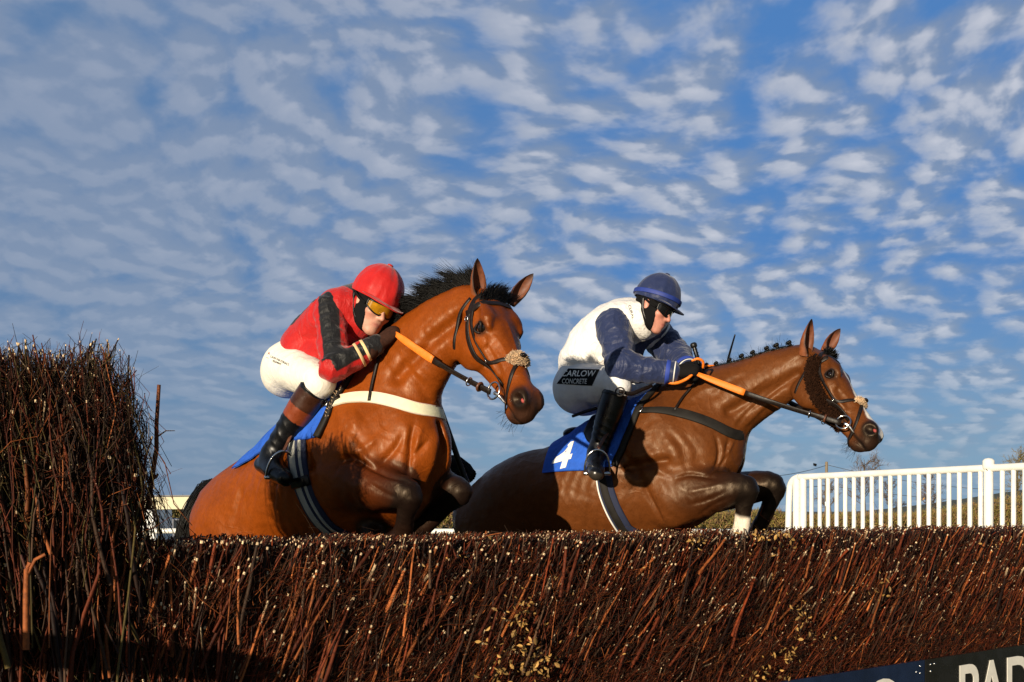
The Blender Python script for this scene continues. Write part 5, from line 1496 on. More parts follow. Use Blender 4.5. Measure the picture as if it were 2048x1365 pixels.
# ================================================================ trees, scrub, hill, pole
M_BARK = material('grey_bark', (.10, .075, .05), .9, var=.3, vscale=3); M_TWIGF = material('far_twigs', (.12, .085, .04), .9, attr=True, var=.2, vscale=2)
M_HILL = material('far_hill', (.075, .085, .055), 1.0, var=.25, vscale=.02)
def bare_tree(px, Y, h, spreadf, label, tint=(.13, .09, .045), name='bare_tree', r0=.16, n2=9, leafy=0):
    base = np.array([(px - HX) / F * Y, Y, 0]); root = thing(name, base, label, 'tree', 'bare trees behind the rails')
    tr = np.array([base, base + V3(.05, 0, h * .3), base + V3(-.04, .1, h * .6), base + V3(.05, 0, h * .95)])
    v, q = tube1(tr, [r0, r0 * .8, r0 * .5, r0 * .12], 8, 4); mesh('trunk', v, q, M_BARK, root)
    pts = []; rad = []
    path = catmull(tr, 8)
    def grow(o, d, ln, r, lev):
        K = 5; p = [o]; dd = d
        for i in range(K - 1):
            dd = nrm(dd + rng.normal(0, .16, 3) + V3(0, 0, .07)); p.append(p[-1] + dd * ln / (K - 1))
        pts.append(p); rad.append(np.linspace(r, r * .3, K))
        if lev < 2:
            for k in range(n2 if lev == 0 else 6):
                t = rng.uniform(.25, 1.0); i = min(int(t * (K - 1)), K - 2); q_ = p[i] + (p[i + 1] - p[i]) * (t * (K - 1) - i)
                grow(q_, nrm(dd + rng.normal(0, .75, 3)), ln * rng.uniform(.35, .6), r * .5, lev + 1)
    for k in range(15):
        u_ = rng.uniform(.3, 1.0); o = path[int(u_ * (len(path) - 1))]; az = rng.uniform(0, 2 * math.pi)
        d = nrm(V3(math.cos(az) * spreadf, math.sin(az) * spreadf, rng.uniform(.5, 1.2))); grow(o, d, h * (.42 - .22 * u_) * rng.uniform(.8, 1.2), r0 * .28, 0)
    v, q = tubes(np.array(pts), np.maximum(np.array(rad), Y * .00009), 3)
    c = np.tile(np.array(tint), (len(v), 1)) * (.7 + .6 * rng.random((len(v), 1)))
    mesh('crown', v, q, M_TWIGF, root, c); return root
bare_tree(1728, 118, 7.2, 1.0, 'tallest bare tree seen between the white bars right of the pole', (.14, .09, .05))
bare_tree(1858, 135, 5.6, 1.1, 'wide bare tree seen between the white bars left of the capped post', (.13, .085, .05))
bare_tree(2036, 105, 7.0, .6, 'olive tinged tree at the right edge behind the white bars', (.20, .15, .05))
bare_tree(1778, 140, 5.0, .9, 'low bare tree just right of the tallest bare tree', (.12, .08, .05))
bare_tree(1660, 128, 4.4, 1.0, 'low bare tree beside the utility pole', (.14, .10, .06))
def scrub(name, x0, x1, Y, hfun, n, cols, label, leaf=.12):
    x = rng.uniform(x0, x1, n); y = Y + rng.uniform(-3, 3, n); hh = hfun((x / Y * F) + HX); z = hh * rng.random(n) ** .7
    d = nrm(rng.normal(0, .5, (n, 3)) + V3(0, 0, .7)); b = np.stack([x, y, z], 1); ln = rng.uniform(.15, .7, n)
    p = b[:, None] + d[:, None] * (np.linspace(0, 1, 3)[None] * ln[:, None])[..., None] + rng.normal(0, .06, (n, 3, 3))
    v, q = tubes(p, np.array([[1.0, .8, .3]]) * leaf * .5 * (.5 + rng.random((n, 1))), 3)
    k = rng.integers(0, len(cols), n); c = np.repeat(np.array(cols)[k] * (.6 + .8 * rng.random((n, 1))), 9, 0)
    o = mesh(name, v, q, M_TWIGF, None, c, smooth=False, origin=(0, Y, 0)); o['kind'] = 'stuff'; o['label'] = label; o['category'] = 'scrub'; return o
OL = [(.24, .17, .04), (.18, .15, .03), (.26, .15, .06), (.17, .095, .05), (.13, .12, .03)]
hr = lambda px: np.interp(px, [1400, 1500, 1545, 1560, 1620, 1700, 1790, 1850, 1900, 1990, 2100], [1.1, 1.2, 1.3, 1.0, .8, 1.0, .9, 1.2, 1.4, 2.2, 2.6]) * (1 + .12 * np.sin(px * .31) + .1 * np.sin(px * .83))
scrub('scrub', 10, 52, 100, hr, 42000, OL, 'low olive and brown scrub along the horizon at the right', .05)
hl = lambda px: np.interp(px, [200, 300, 345, 380, 450, 700], [1.6, 1.8, 2.1, 2.2, 1.8, 1.6]) * (1 + .12 * np.sin(px * .31))
scrub('scrub', -44, -12, 95, hl, 9000, [(.11, .095, .02), (.085, .08, .018), (.14, .10, .03)], 'low olive scrub under the shelter roof at the left')
scrub('scrub', -13, 11, 98, lambda px: 1.5 + .3 * np.sin(px * .05) + .2 * np.sin(px * .31), 14000, OL, 'low scrub along the horizon behind the two horses', .07)
n = 80; xs = np.linspace(-900, 900, n); hz = 7 + 7 * np.sin(xs * .006 + 2) + 3 * np.sin(xs * .017) + np.where(xs > 330, (xs - 330) * .14, 0); hz = np.clip(hz, 2, 40)
v = np.vstack([np.stack([xs, np.full(n, 900), np.full(n, -1)], 1), np.stack([xs, np.full(n, 1050), hz], 1), np.stack([xs, np.full(n, 1400), np.full(n, -1)], 1)])
q = np.array([[k * n + i, k * n + i + 1, (k + 1) * n + i + 1, (k + 1) * n + i] for k in range(2) for i in range(n - 1)])
hl_ = mesh('hill', v, q, M_HILL, None, origin=(0, 1000, 0)); hl_['kind'] = 'structure'
M_WOOD = material('pole_wood', (.22, .17, .11), .85, var=.25, vscale=3); M_WIRE = material('wire', (.03, .03, .035), .6)
Yp = 78.0; pxp = lambda px: (px - HX) / F * Yp; pz = lambda py: EYE + (HY - py) / F * Yp
pole = thing('utility_pole', (pxp(1653), Yp, 0), 'weathered wooden utility pole behind the left end of the white bars', 'pole')
v, q = tube1([(pxp(1653), Yp, 0), (pxp(1653), Yp, pz(925))], [.12, .095], 10, 2); mesh('shaft', v, q, M_WOOD, pole)
v, q = tube1([(pxp(1653), Yp - .16, pz(1012)), (pxp(1653), Yp - .16, pz(1005))], .16, 10, 1); mesh('insulator_box', v, q, M_VANW, pole)
v, q = tube1([(pxp(1653), Yp - .13, pz(1042)), (pxp(1653), Yp - .13, pz(1034))], .10, 10, 1); mesh('warning_plate', v, q, material('yellow_plate', (.6, .42, .05), .6), pole)
def sag(a, b, s, r=.018):
    t = np.linspace(0, 1, 14)[:, None]; p = np.array(a) * (1 - t) + np.array(b) * t; p[:, 2] -= s * 4 * (t * (1 - t))[:, 0]; return tube1(p, r, 5, 1, False)
wparts = [sag((pxp(1653), Yp, pz(931)), (pxp(1450), Yp - 4, pz(957)), .3), sag((pxp(1653), Yp, pz(930)), (pxp(2200), Yp - 6, pz(972)), 1.0), sag((pxp(1653), Yp, pz(971)), (pxp(2200), Yp - 6, pz(1010)), .5), sag((pxp(1653), Yp, pz(971)), (pxp(1450), Yp - 4, pz(972)), .2)]
v, fs = join(wparts); mesh('wires', v, fs, M_WIRE, pole)
bd = thing('bird', P(1630, 930, 60), 'tiny dark bird in the air by the utility pole', 'bird'); v, q = uv_ball(P(1630, 930, 60), (.10, .06, .07), 8, 6); a_ = (v, q); b_ = tube1([P(1627, 927, 60), P(1630, 930, 60), P(1632, 933, 60)], [.02, .05, .02], 6, 3); v, fs = join([a_, b_]); mesh('body', v, fs, M_BLACKCLOTH, bd)

# unseen running rail at left, added for its shadow band on the lower brush
nr_ = thing('running_rail', (-2.4, 1.7, 0), 'low white rail standing in front of the brushwood wing, left of the picture', 'rail')
v, q = tube1([(-3.4, .90, 1.46), (-2.33, 1.77, 1.35), (-1.75, 2.24, 1.23)], .052, 12, 3); mesh('top_rail', v, q, M_PVC, nr_)
for x, y in ((-3.2, 1.06), (-1.8, 2.20)):
    v, q = tube1([(x, y, 0), (x, y, 1.22)], .03, 10, 1); mesh('post', v, q, M_PVC, nr_)
# ================================================================ tack and hair
def push_out(bvh, pts, off):
    out = []
    for p in pts:
        r = bvh.find_nearest(Vector(p)); q = np.array(r[0]); n = np.array(r[1]); d = (p - q) @ n
        out.append(q + n * off if d < off else p)
    return smooth_rows(out, 1)
def near_n(bvh, pts): return nrm(smooth_rows([np.array(bvh.find_nearest(Vector(p))[1]) for p in pts], 3))
def line(a, b, n): t = np.linspace(0, 1, n)[:, None]; return a * (1 - t) + b * t
def patch(bvh, B, arange, angs, off, nA, nB, zc, R=.75, fold=0.0, seed=1):
    """cloth hung over a body: arange(s)-> a at angle s, angs(i)->(lo,hi) degrees from the top, positive to the horse's right"""
    v = []; n_ = []
    for i in range(nA):
        for j in range(nB):
            s = j / (nB - 1); u_ = i / (nA - 1); lo, hi = angs(u_); ang = math.radians(lo + (hi - lo) * s)
            a = arange(u_, math.degrees(ang)); zc_ = zc(a)
            c = B(a, 0, zc_); d = B.r * math.sin(ang) + V3(0, 0, 1) * math.cos(ang)
            h = bvh.ray_cast(Vector(c + d * R), Vector(-d)); p = np.array(h[0]) if h[0] is not None else c + d * .3
            v.append(p); n_.append(d)
    v = np.array(v).reshape(nA, nB, 3)
    for _ in range(3):
        w = v.copy(); w[1:-1] = (v[:-2] + 2 * v[1:-1] + v[2:]) / 4; v = w; w = v.copy(); w[:, 1:-1] = (v[:, :-2] + 2 * v[:, 1:-1] + v[:, 2:]) / 4; v = w
    n_ = np.array(n_); v = v.reshape(-1, 3)
    v = v + n_ * off + n_ * (fold * fbm(v * np.array([1, 1, .35]), 16, seed, 2))[:, None]
    return v, n_
def grid_slab(v, n_, nA, nB, th):
    q = []; o = nA * nB; V = np.vstack([v, v - n_ * th])
    for i in range(nA - 1):
        for j in range(nB - 1):
            f = [i * nB + j, i * nB + j + 1, (i + 1) * nB + j + 1, (i + 1) * nB + j]; q.append(f); q.append([o + k for k in f[::-1]])
    for i in range(nA - 1):
        for j in (0, nB - 1): q.append([i * nB + j, (i + 1) * nB + j, o + (i + 1) * nB + j, o + i * nB + j])
    for j in range(nB - 1):
        for i in (0, nA - 1): q.append([i * nB + j, i * nB + j + 1, o + i * nB + j + 1, o + i * nB + j])
    return V, np.array(q)
def px_text(bvh, txt, org, ex, ey, mat, root, name='lettering', off=.002, shear=0.0, bold=0.0):
    """letters laid on a surface; ex, ey: pixel vectors of one em across and up"""
    v, fcs = text_mesh(txt, 1.0, 0, shear, bold)
    out = []; last = None
    for x, y, _ in v:
        h = cast_px(bvh, org[0] + ex[0] * x + ey[0] * y, org[1] + ex[1] * x + ey[1] * y)
        if h is None: h = (last, np.zeros(3)) 
        hn = h[1] if h[1] @ (h[0] - CAMP) < 0 else -h[1]; out.append(h[0] + hn * off); last = h[0]
    return mesh(name, out, fcs, mat, root, smooth=False)
def px_panel(bvh, quad, n1, n2, mat, root, name, off=.0025, th=.002):
    a, b, c, d = [np.array(x, float) for x in quad]; v = []; n_ = []; last = None
    for i in range(n1):
        for j in range(n2):
            s, t = i / (n1 - 1), j / (n2 - 1); p = (a * (1 - t) + b * t) * (1 - s) + (d * (1 - t) + c * t) * s
            h = cast_px(bvh, p[0], p[1]) or last; last = h; v.append(h[0] + h[1] * off); n_.append(h[1])
    V, q = grid_slab(np.array(v), np.array(n_), n1, n2, th); return mesh(name, V, q, mat, root)

def reins(root, B, H, bv, hand_n, hand_f, split, far_mid, sag=.0):
    rn = None
    for s, hand in ((-1, hand_n), (1, hand_f)):
        a = H(.470, -.075, s * .080) ; pts = line(a, hand, 30) - V3(0, 0, 1) * (np.sin(np.linspace(0, math.pi, 30)) * .014)[:, None] if s < 0 else resample(catmull([a, far_mid, hand], 8), 30)
        pts = push_out(bv, pts, .012)
        no = near_n(bv, pts); k = int(30 * (1 - split))
        v1, q1 = band(pts[:k + 1], no[:k + 1], .024, .004); v2, q2 = band(pts[k:], no[k:], np.interp(np.linspace(0, 1, 30 - k), [0, .12, .75, 1], [.032, .034, .030, .020]), .006)
        rn_ = mesh('rein', v1, q1, M_LEATHER, root); mesh('grip', v2, q2, M_ORANGE, rn_)
        c = pts[int(30 * .22)]; v, q = torus(c + no[6] * .004, nrm(pts[8] - pts[5]), .017, .0028, V3(0, 0, 1), 20, 6); mesh('martingale_ring', v, q, M_STEEL, rn_)
        c = pts[int(30 * .13)]; v, q = torus(c + no[4] * .002, nrm(pts[5] - pts[2]), .016, .006, V3(0, 0, 1), 18, 6, 1.0); mesh('rein_stop', v, q, M_BROWNL, rn_)

# ---------------- first horse
bridle1 = tack(horse1, B1, H1, bv1, {'pad': .88})
reins(horse1, B1, H1, bv1, P(790, 667, 4.90), B1(.12, -.06, .80), .42, spec1['neck'][2][0] - B1.r * .16 - V3(0, 0, .06))
z1 = lambda a: float(np.interp(a, [-1.1, -.9, -.7, -.5, -.3, -.1], [-.05, .0, .10, .19, .25, .29]))
def zline(T): 
    T = np.array(T); return lambda a: float(np.interp(a, T[:, 0], T[:, 1]))
# breast girth: pale elastic across the chest, run on round the far shoulder
pts, no = surf_path(bv1, [(664, 806), (700, 797), (745, 796), (790, 805), (832, 818), (858, 822)], 34, 4.9)
far, nof = path3(bv1, [pts[-1]] + [pts[-1] * (1 - t) + B1(-.08, -.30, .44) * t + B1.d * .12 * math.sin(t * math.pi) for t in (.25, .5, .75, 1.0)] + [B1(-.32, -.32, .40)], 22, 2)
pp = np.vstack([pts, far[1:]]); nn = nrm(smooth_rows(np.vstack([no, nof[1:]]), 3)); pp = smooth_rows(pp, 2)
v, q = band(pp + nn * .003, nn, .052, .006); bg = mesh('breast_girth', v, q, M_ELASTIC, horse1)
for s in (-1, 1):
    sd = nrm(np.cross(np.gradient(pp, axis=0), nn)); v, q = tube1((pp + nn * .009 + sd * s * .024)[::2], .0025, 6, 1); mesh('piping', v, q, M_PIPING, bg)
pts, no = surf_path(bv1, [(600, 848), (625, 828), (650, 814), (682, 796)], 14, 4.95); v, q = band(pts + no * .010, no, .018, .005); mesh('girth_strap', v, q, M_LEATHER, bg)
v, q = torus(P(664, 806, 1) * 0 + pts[9] + no[9] * .017, no[9], .014, .0025, V3(0, 0, 1), 18, 6); mesh('buckle', v, q, M_STEEL, bg)
pts, no = surf_path(bv1, [(768, 690), (757, 725), (747, 765), (739, 804)], 16, 4.9); v, q = band(pts + no * .009, no, .014, .004); mesh('neck_strap', v, q, M_LEATHER, horse1)
# saddle cloth
def saddle_cloth(B, bv, T, label, fa, ra, hiF, hiR, sl_=.10, name='saddle_cloth'):
    zl = zline(T); root = thing(name, B((fa + ra) / 2, 0, 0.45), label, 'saddle cloth')
    ar = lambda u_, ang: fa + (ra - fa) * u_ - sl_ * (abs(ang) / 70) * (1 - u_)
    an = lambda u_: (-(hiF + (hiR - hiF) * u_), hiF + (hiR - hiF) * u_)
    v, n_ = patch(bv, B, ar, an, .014, 30, 56, zl, fold=.006, seed=5); V, q = grid_slab(v, n_, 30, 56, .004)
    mesh('cloth', V, q, M_BLUE, root)
    v = v.reshape(30, 56, 3); n3 = n_.reshape(30, 56, 3)
    bpts = v[0]; bn = n3[0]; bv_, bq_ = band(bpts + B.d * .012 - bn * .004, bn, .035, .012); mesh('binding', bv_, bq_, M_DARKGIRTH, root)
    return root, v, n3
cloth1, cv1, cn1 = saddle_cloth(B1, bv1, spec1['torso'], 'blue saddle cloth under the rider in red', -.195, -.89, 70, 50, .12)
# white fleece tufts at the front edge of the cloth
fr = cv1[0, 30:50] + cn1[0, 30:50] * .004 + B1.d * .02; n = 60
k = rng.integers(0, len(fr), n); d = nrm(rng.normal(0, .6, (n, 3)) + cn1[0, 30:50][k] * .6); p = fr[k][:, None] + d[:, None] * (np.linspace(0, .018, 4))[None, :, None]
v, q = tubes(p, np.array([[.0022, .0022, .0016, .0006]]), 3); mesh('fleece_tufts', v, q, M_FLEECE, cloth1)

def saddle(B, root_lbl, a0, zt, S, bv, T):
    root = thing('saddle', B(a0, 0, zt), root_lbl, 'saddle')
    Fd = Field(B.d, .006); sl = math.atan2(T[3][1] - T[1][1], T[3][0] - T[1][0]); D = nrm(B.d * math.cos(sl) + V3(0, 0, math.sin(sl))); U = np.cross(B.r, D) * 1.0
    if U[2] < 0: U = -U
    o = B(a0, 0, zt)
    Fd.ell(o, [.20, .11, .035], [D, B.r, U], .03); Fd.ell(o - D * .15 + U * .012, [.05, .11, .03], [D, B.r, U], .03); Fd.ell(o + D * .17 + U * .025, [.05, .07, .04], [D, B.r, U], .03)
    v, q = Fd.build(); mesh('seat', v, q, M_BLACKL, root)
    zl = zline(T)
    for s in (1, -1):
        v, n_ = patch(bv, B, lambda u_, ang: a0 + .19 - .20 * u_ - .0006 * abs(ang), lambda u_: (s * 14, s * (52 - 18 * (2 * u_ - 1) ** 2)), .026, 18, 20, zl); V, q = grid_slab(v, n_, 18, 20, .008); mesh('flap', V, q, M_BLACKL, root)
    return root
def stirrup(root, toe, ank, B, side):
    """iron under the boot and its leather"""
    f = nrm(toe - ank); ax = V3(0, 0, 1); w = nrm(np.cross(f, ax)); c = ank * .38 + toe * .62
    up = nrm(np.cross(w, f))
    if up[2] < 0: up = -up
    base = c - up * .048
    arch = [base + w * .062, base + w * .060 + up * .05, base + w * .042 + up * .100, base + up * .124, base - w * .042 + up * .100, base - w * .060 + up * .05, base - w * .062]
    v1 = tube1(arch, .0055, 8, 5); v2 = tube1([base + w * .064, base - w * .064], .010, 8, 2); v, fs = join([v1, v2]); mesh('stirrup', v, fs, M_STEEL, root)
    return base + up * .124
sad1 = saddle(B1, 'black racing saddle under the rider in red', -.56, .43, S1, bv1, spec1['torso'])
for sd, s in (('n', 1), ('f', -1)):
    tp_ = stirrup(sad1, J1['toe' + sd], J1['ankle' + sd], B1, s); top = B1(-.44, .22 * s, .45); pl_ = push_out(bv1, line(top, tp_, 14), .03); v, q = band(pl_, near_n(bv1, pl_), .018, .003); mesh('stirrup_leather', v, q, M_BROWNL, sad1)
# girth
def girth(bv, pix, far, root, w, mat, stripes, Y):
    pts, no = surf_path(bv, pix, 26, Y); f_, fn = path3(bv, [pts[-1]] + far, 22, 2); pp = smooth_rows(np.vstack([pts, f_[1:]]), 2); nn = nrm(smooth_rows(np.vstack([no, fn[1:]]), 3))
    v, q = band(pp + nn * .004, nn, w, .007); g_ = mesh('girth', v, q, mat, root); sd = nrm(np.cross(np.gradient(pp, axis=0), nn))
    for off, ww, m in stripes:
        v, q = band(pp + nn * .0065 + sd * off, nn, ww, .007); mesh('girth_stripe', v, q, m, g_)
    return g_, pp, nn, sd
g1, gp, gn, gs = girth(bv1, [(596, 868), (594, 905), (600, 950), (617, 1000), (642, 1042), (668, 1066)], [B1(-.26, .10, -.14), B1(-.26, -.10, -.14), B1(-.36, -.28, .1), B1(-.42, -.28, .3)], sad1, .098, M_NAVYWEB, [(.022, .032, M_GREYWEB), (-.018, .016, M_GREYWEB)], 4.95)
v, q = band(np.array([gp[11] + gs[11] * -.05, gp[11], gp[11] + gs[11] * .05]) + gn[11] * .013, np.array([gn[11]] * 3), .045, .006); mesh('girth_buckle_guard', v, q, M_BLACKL, sad1)
# mane and forelock
def crest(bv, N):
    c = catmull([n[0] for n in N], 10); r = catmull(np.array([[n[1]] for n in N]), 10)[:, 0]; out = []; nor = []
    T = nrm(np.gradient(c, axis=0))
    for i in range(len(c)):
        up = nrm(V3(0, 0, 1) - T[i] * T[i][2]); h = bv.ray_cast(Vector(c[i] + up * .6), Vector(-up)); out.append(np.array(h[0]) if h[0] is not None else c[i] + up * r[i]); nor.append(up)
    return smooth_rows(out, 3), np.array(nor), T
cr, cn, cT = crest(bv1, spec1['neck'] + [(H1(.035, .0), .08, .08)])
n = 5200; m = len(cr); kf = rng.random(n) * (m - 4) + 2; k = kf.astype(int); fr_ = (kf - k)[:, None]
k2 = np.minimum(k + 1, m - 1); root_ = cr[k] * (1 - fr_) + cr[k2] * fr_; up = cn[k]; T_ = cT[k]; lat = nrm(np.cross(T_, up))
u_ = kf / m
clump = vnoise(np.stack([u_ * 26, np.zeros(n), np.zeros(n)], 1), 1.0, 3); clump2 = vnoise(np.stack([u_ * 60, np.zeros(n), np.ones(n)], 1), 1.0, 8)
ln = (.075 + .040 * np.sin(u_ * math.pi)) * (.80 + .45 * clump + .22 * clump2) * (.6 + .55 * rng.random(n)) 
d = nrm(up * 1.0 - T_ * (.20 + .35 * (1 - u_) + .30 * clump)[:, None] + lat * (rng.normal(0, .16, n) + .12 * clump2)[:, None] + rng.normal(0, .07, (n, 3)))
root_ = root_ + lat * rng.normal(0, .012, n)[:, None] - up * .012
t = np.linspace(0, 1, 6); sway = nrm(-T_ * .75 + V3(-.25, 0, .02) + rng.normal(0, .3, (n, 3)))
p = root_[:, None] + d[:, None] * (t[None] * ln[:, None])[..., None] + sway[:, None] * (t[None] ** 2 * ln[:, None] * .38)[..., None]
hair(p, np.array([[.0013, .0014, .0012, .0010, .0007, .0003]]), horse1, 'mane')
n = 900; hb = np.array([H1(.02 + .06 * rng.random(), .085, rng.normal(0, .032)) for _ in range(n)]); hb = np.array([np.array(bv1.find_nearest(Vector(x))[0]) for x in hb])
d = nrm(H1.n * .25 - H1.f * .75 + H1.L * (.25 + rng.normal(0, .25, n))[:, None] + rng.normal(0, .12, (n, 3))); ln = .055 * (.5 + rng.random(n))
p = hb[:, None] + d[:, None] * (t[None] * ln[:, None])[..., None] + nrm(H1.f * .5 + H1.L * 1.3 + rng.normal(0, .25, (n, 3)))[:, None] * (t[None] ** 2 * ln[:, None] * .55)[..., None]
hair(p, np.array([[.0012, .0013, .0012, .0010, .0007, .0003]]), horse1, 'forelock')
def tail(root, path, w, n, tipn=.10):
    path = catmull(np.array(path), 6); T = nrm(np.gradient(path, axis=0)); A = nrm(np.cross(T, V3(.2, .9, .3))); Bn = np.cross(T, A); K = len(path)
    r = np.sqrt(rng.random(n)); a = rng.random(n) * 2 * math.pi; g_ = np.interp(np.linspace(0, 1, K), [0, .15, .6, 1], [.32, .6, 1.0, 1.25])
    end = rng.uniform(.55, 1, n); p = []
    off = (A[None] * (r * np.cos(a))[:, None, None] + Bn[None] * (r * np.sin(a))[:, None, None]) * (w * g_)[None, :, None]
    full = path[None] + off + np.cumsum(rng.normal(0, .0025, (n, K, 3)), 1)
    S_ = 9; idx = np.linspace(0, 1, S_)[None] * end[:, None] * (K - 1); i0 = np.minimum(idx.astype(int), K - 2); f_ = (idx - i0)[..., None]
    ar = np.arange(n)[:, None]; p = full[ar, i0] * (1 - f_) + full[ar, i0 + 1] * f_
    hair(p, np.array([[.0028, .003, .003, .0028, .0026, .0022, .0018, .0012, .0005]]), root, 'tail')
tail(horse1, [B1(-1.20, 0, .12), B1(-1.29, .0, .115), B1(-1.36, .01, .01), B1(-1.40, .02, -.12), B1(-1.43, .02, -.45), B1(-1.48, 0, -.72)], .065, 2200)

# ---------------- second horse
bridle2 = tack(horse2, B2, H2, bv2, {'pad': .62})
reins(horse2, B2, H2, bv2, P(1393, 748, 5.74), P(1404, 738, 5.92), .36, spec2['neck'][2][0] - B2.r * .16 - V3(0, 0, .06))
for s in (-1, 1):
    p, no = path3(bv2, [H2(.055, .01, s * .10), H2(.12, -.045, s * .105), H2(.22, -.075, s * .10), H2(.33, -.085, s * .085), H2(.42, -.085, s * .07)], 24)
    fleece(p, no, .062, .016, 5200, .009, bridle2, 'sheepskin_cheek', M_DFLEECE, .0020)
pts, no = surf_path(bv2, [(1268, 822), (1320, 821), (1370, 829), (1420, 846), (1455, 864), (1476, 872)], 34, 5.8)
far, nof = path3(bv2, [pts[-1]] + [pts[-1] * (1 - t) + B2(-.20, -.30, .44) * t + B2.d * .12 * math.sin(t * math.pi) for t in (.25, .5, .75, 1.0)] + [B2(-.42, -.32, .40)], 22, 2)
pp = smooth_rows(np.vstack([pts, far[1:]]), 2); nn = nrm(smooth_rows(np.vstack([no, nof[1:]]), 3)); v, q = band(pp + nn * .003, nn, np.interp(np.arange(len(pp)), [0, 6, 14, 50], [.032, .036, .052, .052]), .006); bg2 = mesh('breast_girth', v, q, M_DARKGIRTH, horse2)
v, q = torus(pts[2] + no[2] * .014, no[2], .018, .0028, V3(0, 0, 1), 18, 6); mesh('buckle', v, q, M_STEEL, bg2)
pts, no = surf_path(bv2, [(1399, 758), (1382, 778), (1364, 799), (1349, 822)], 14, 5.75); v, q = band(pts + no * .008, no, .013, .004); mesh('neck_strap', v, q, M_LEATHER, horse2)
cloth2, cv2, cn2 = saddle_cloth(B2, bv2, spec2['torso'], 'blue saddle cloth with white number 4 under the rider in white', -.355, -.92, 80, 64, .15)
ctv = np.vstack([cv2.reshape(-1, 3)]); cq = np.array([[i * 56 + j, i * 56 + j + 1, (i + 1) * 56 + j + 1, (i + 1) * 56 + j] for i in range(29) for j in range(55)]); bvc2 = bvh_of(ctv, cq)
px_text(bvc2, '4', (1101, 942), (74, -20), (22, -70), M_WHITE, cloth2, 'number', .003, 0, .03)
sad2 = saddle(B2, 'black racing saddle under the rider in white', -.68, .44, S2, bv2, spec2['torso'])
for sd, s in (('n', 1), ('f', -1)):
    tp_ = stirrup(sad2, J2['toe' + sd], J2['ankle' + sd], B2, s); top = B2(-.52, .22 * s, .50); pl_ = push_out(bv2, line(top, tp_, 14), .03); v, q = band(pl_, near_n(bv2, pl_), .018, .003); mesh('stirrup_leather', v, q, M_BROWNL, sad2)
girth(bv2, [(1208, 950), (1214, 985), (1230, 1025), (1252, 1062)], [B2(-.42, .12, -.10), B2(-.42, -.12, -.10), B2(-.50, -.28, .1), B2(-.54, -.28, .3)], sad2, .082, M_NAVYWEB, [(.008, .040, M_DARKGIRTH), (.040, .008, M_WHITE)], 5.75)
v, q = tube1([P(1193, 817, 5.95), P(1170, 824, 5.98), P(1145, 833, 6.0)], [.008, .009, .008], 8, 3); mesh('strap_end', v, q, M_LEATHER, sad2)
# plaited mane
cr, cn, cT = crest(bv2, spec2['neck']); lat = nrm(np.cross(cT, cn))
n = 2600; k = rng.integers(3, len(cr) - 1, n); b_ = cr[k] + lat[k] * rng.normal(0, .009, n)[:, None] + cT[k] * rng.normal(0, .01, n)[:, None] - cn[k] * .006
d = nrm(cn[k] * .35 + cT[k] * rng.normal(0, .8, n)[:, None] + lat[k] * (-.35 + rng.normal(0, .5, n))[:, None]); ln = .016 * (.5 + rng.random(n)); t4 = np.linspace(0, 1, 4)
p = b_[:, None] + d[:, None] * (t4[None] * ln[:, None])[..., None]; v, q = tubes(p, np.array([[.0016, .0016, .0012, .0005]]), 3)
cstrip, cqs = band(cr[3:] - cn[3:] * .004, cn[3:], .034, .008); vv, fs = join([(v, q), (cstrip, cqs)]); mane2 = mesh('mane', vv, fs, M_HAIR, horse2)
fly = 220; k = rng.integers(4, len(cr) - 1, fly); d = nrm(cn[k] + cT[k] * rng.normal(-.2, .7, fly)[:, None] + rng.normal(0, .3, (fly, 3))); ln = .028 * (.4 + rng.random(fly)); bend = rng.normal(0, .35, (fly, 3))
p = cr[k][:, None] + d[:, None] * (t4[None] * ln[:, None])[..., None] + bend[:, None] * (t4[None] ** 2 * ln[:, None])[..., None]; v, q = tubes(p, np.full((1, 4), .0006), 3); mesh('flyaway_hair', v, q, M_HAIR, mane2)
crx = HX + F * cr[:, 0] / cr[:, 1]
def plait(o, up, sc=1.0, par=horse2, nm='plait'):
    a_ = tube1([o - up * .004, o + up * .010 * sc, o + up * .018 * sc], np.array([.011, .0075, .010]) * sc, 10, 3); r_ = []
    side = nrm(np.cross(up, V3(.3, .9, .1)))
    for i in range(5):
        an = i / 5 * 2 * math.pi; c = o + up * .021 * sc + (side * math.cos(an) + np.cross(up, side) * math.sin(an)) * .006 * sc; r_.append(uv_ball(c, .0085 * sc, 8, 6))
    v, fs = join([a_] + r_); mesh(nm, v, fs, M_HAIR, par)
for px in (1412, 1437, 1462, 1485, 1512, 1536, 1558, 1580):
    i = int(np.argmin(np.abs(crx - px))); plait(cr[i], nrm(cn[i] - cT[i] * .12), 1.05 + .1 * rng.normal())
plait(np.array(bv2.find_nearest(Vector(H2(.0, .10, .02)))[0]), nrm(-H2.f + H2.n * .5), 1.1)
n = 500; hb = np.array([np.array(bv2.find_nearest(Vector(H2(.015 + .04 * rng.random(), .09, rng.normal(0, .028))))[0]) for _ in range(n)]); d = nrm(H2.n * .6 - H2.f * .2 + rng.normal(0, .4, (n, 3))); ln = .03 * (.5 + rng.random(n)); p = hb[:, None] + d[:, None] * (t4[None] * ln[:, None])[..., None]; hair(p, np.array([[.0015, .0015, .0012, .0005]]), horse2, 'forelock')
tail(horse2, [B2(-1.43, 0, .20), B2(-1.55, .0, .25), B2(-1.70, .0, .22), B2(-1.82, .0, .12), B2(-1.92, .0, -.10), B2(-1.98, 0, -.35)], .085, 2000)
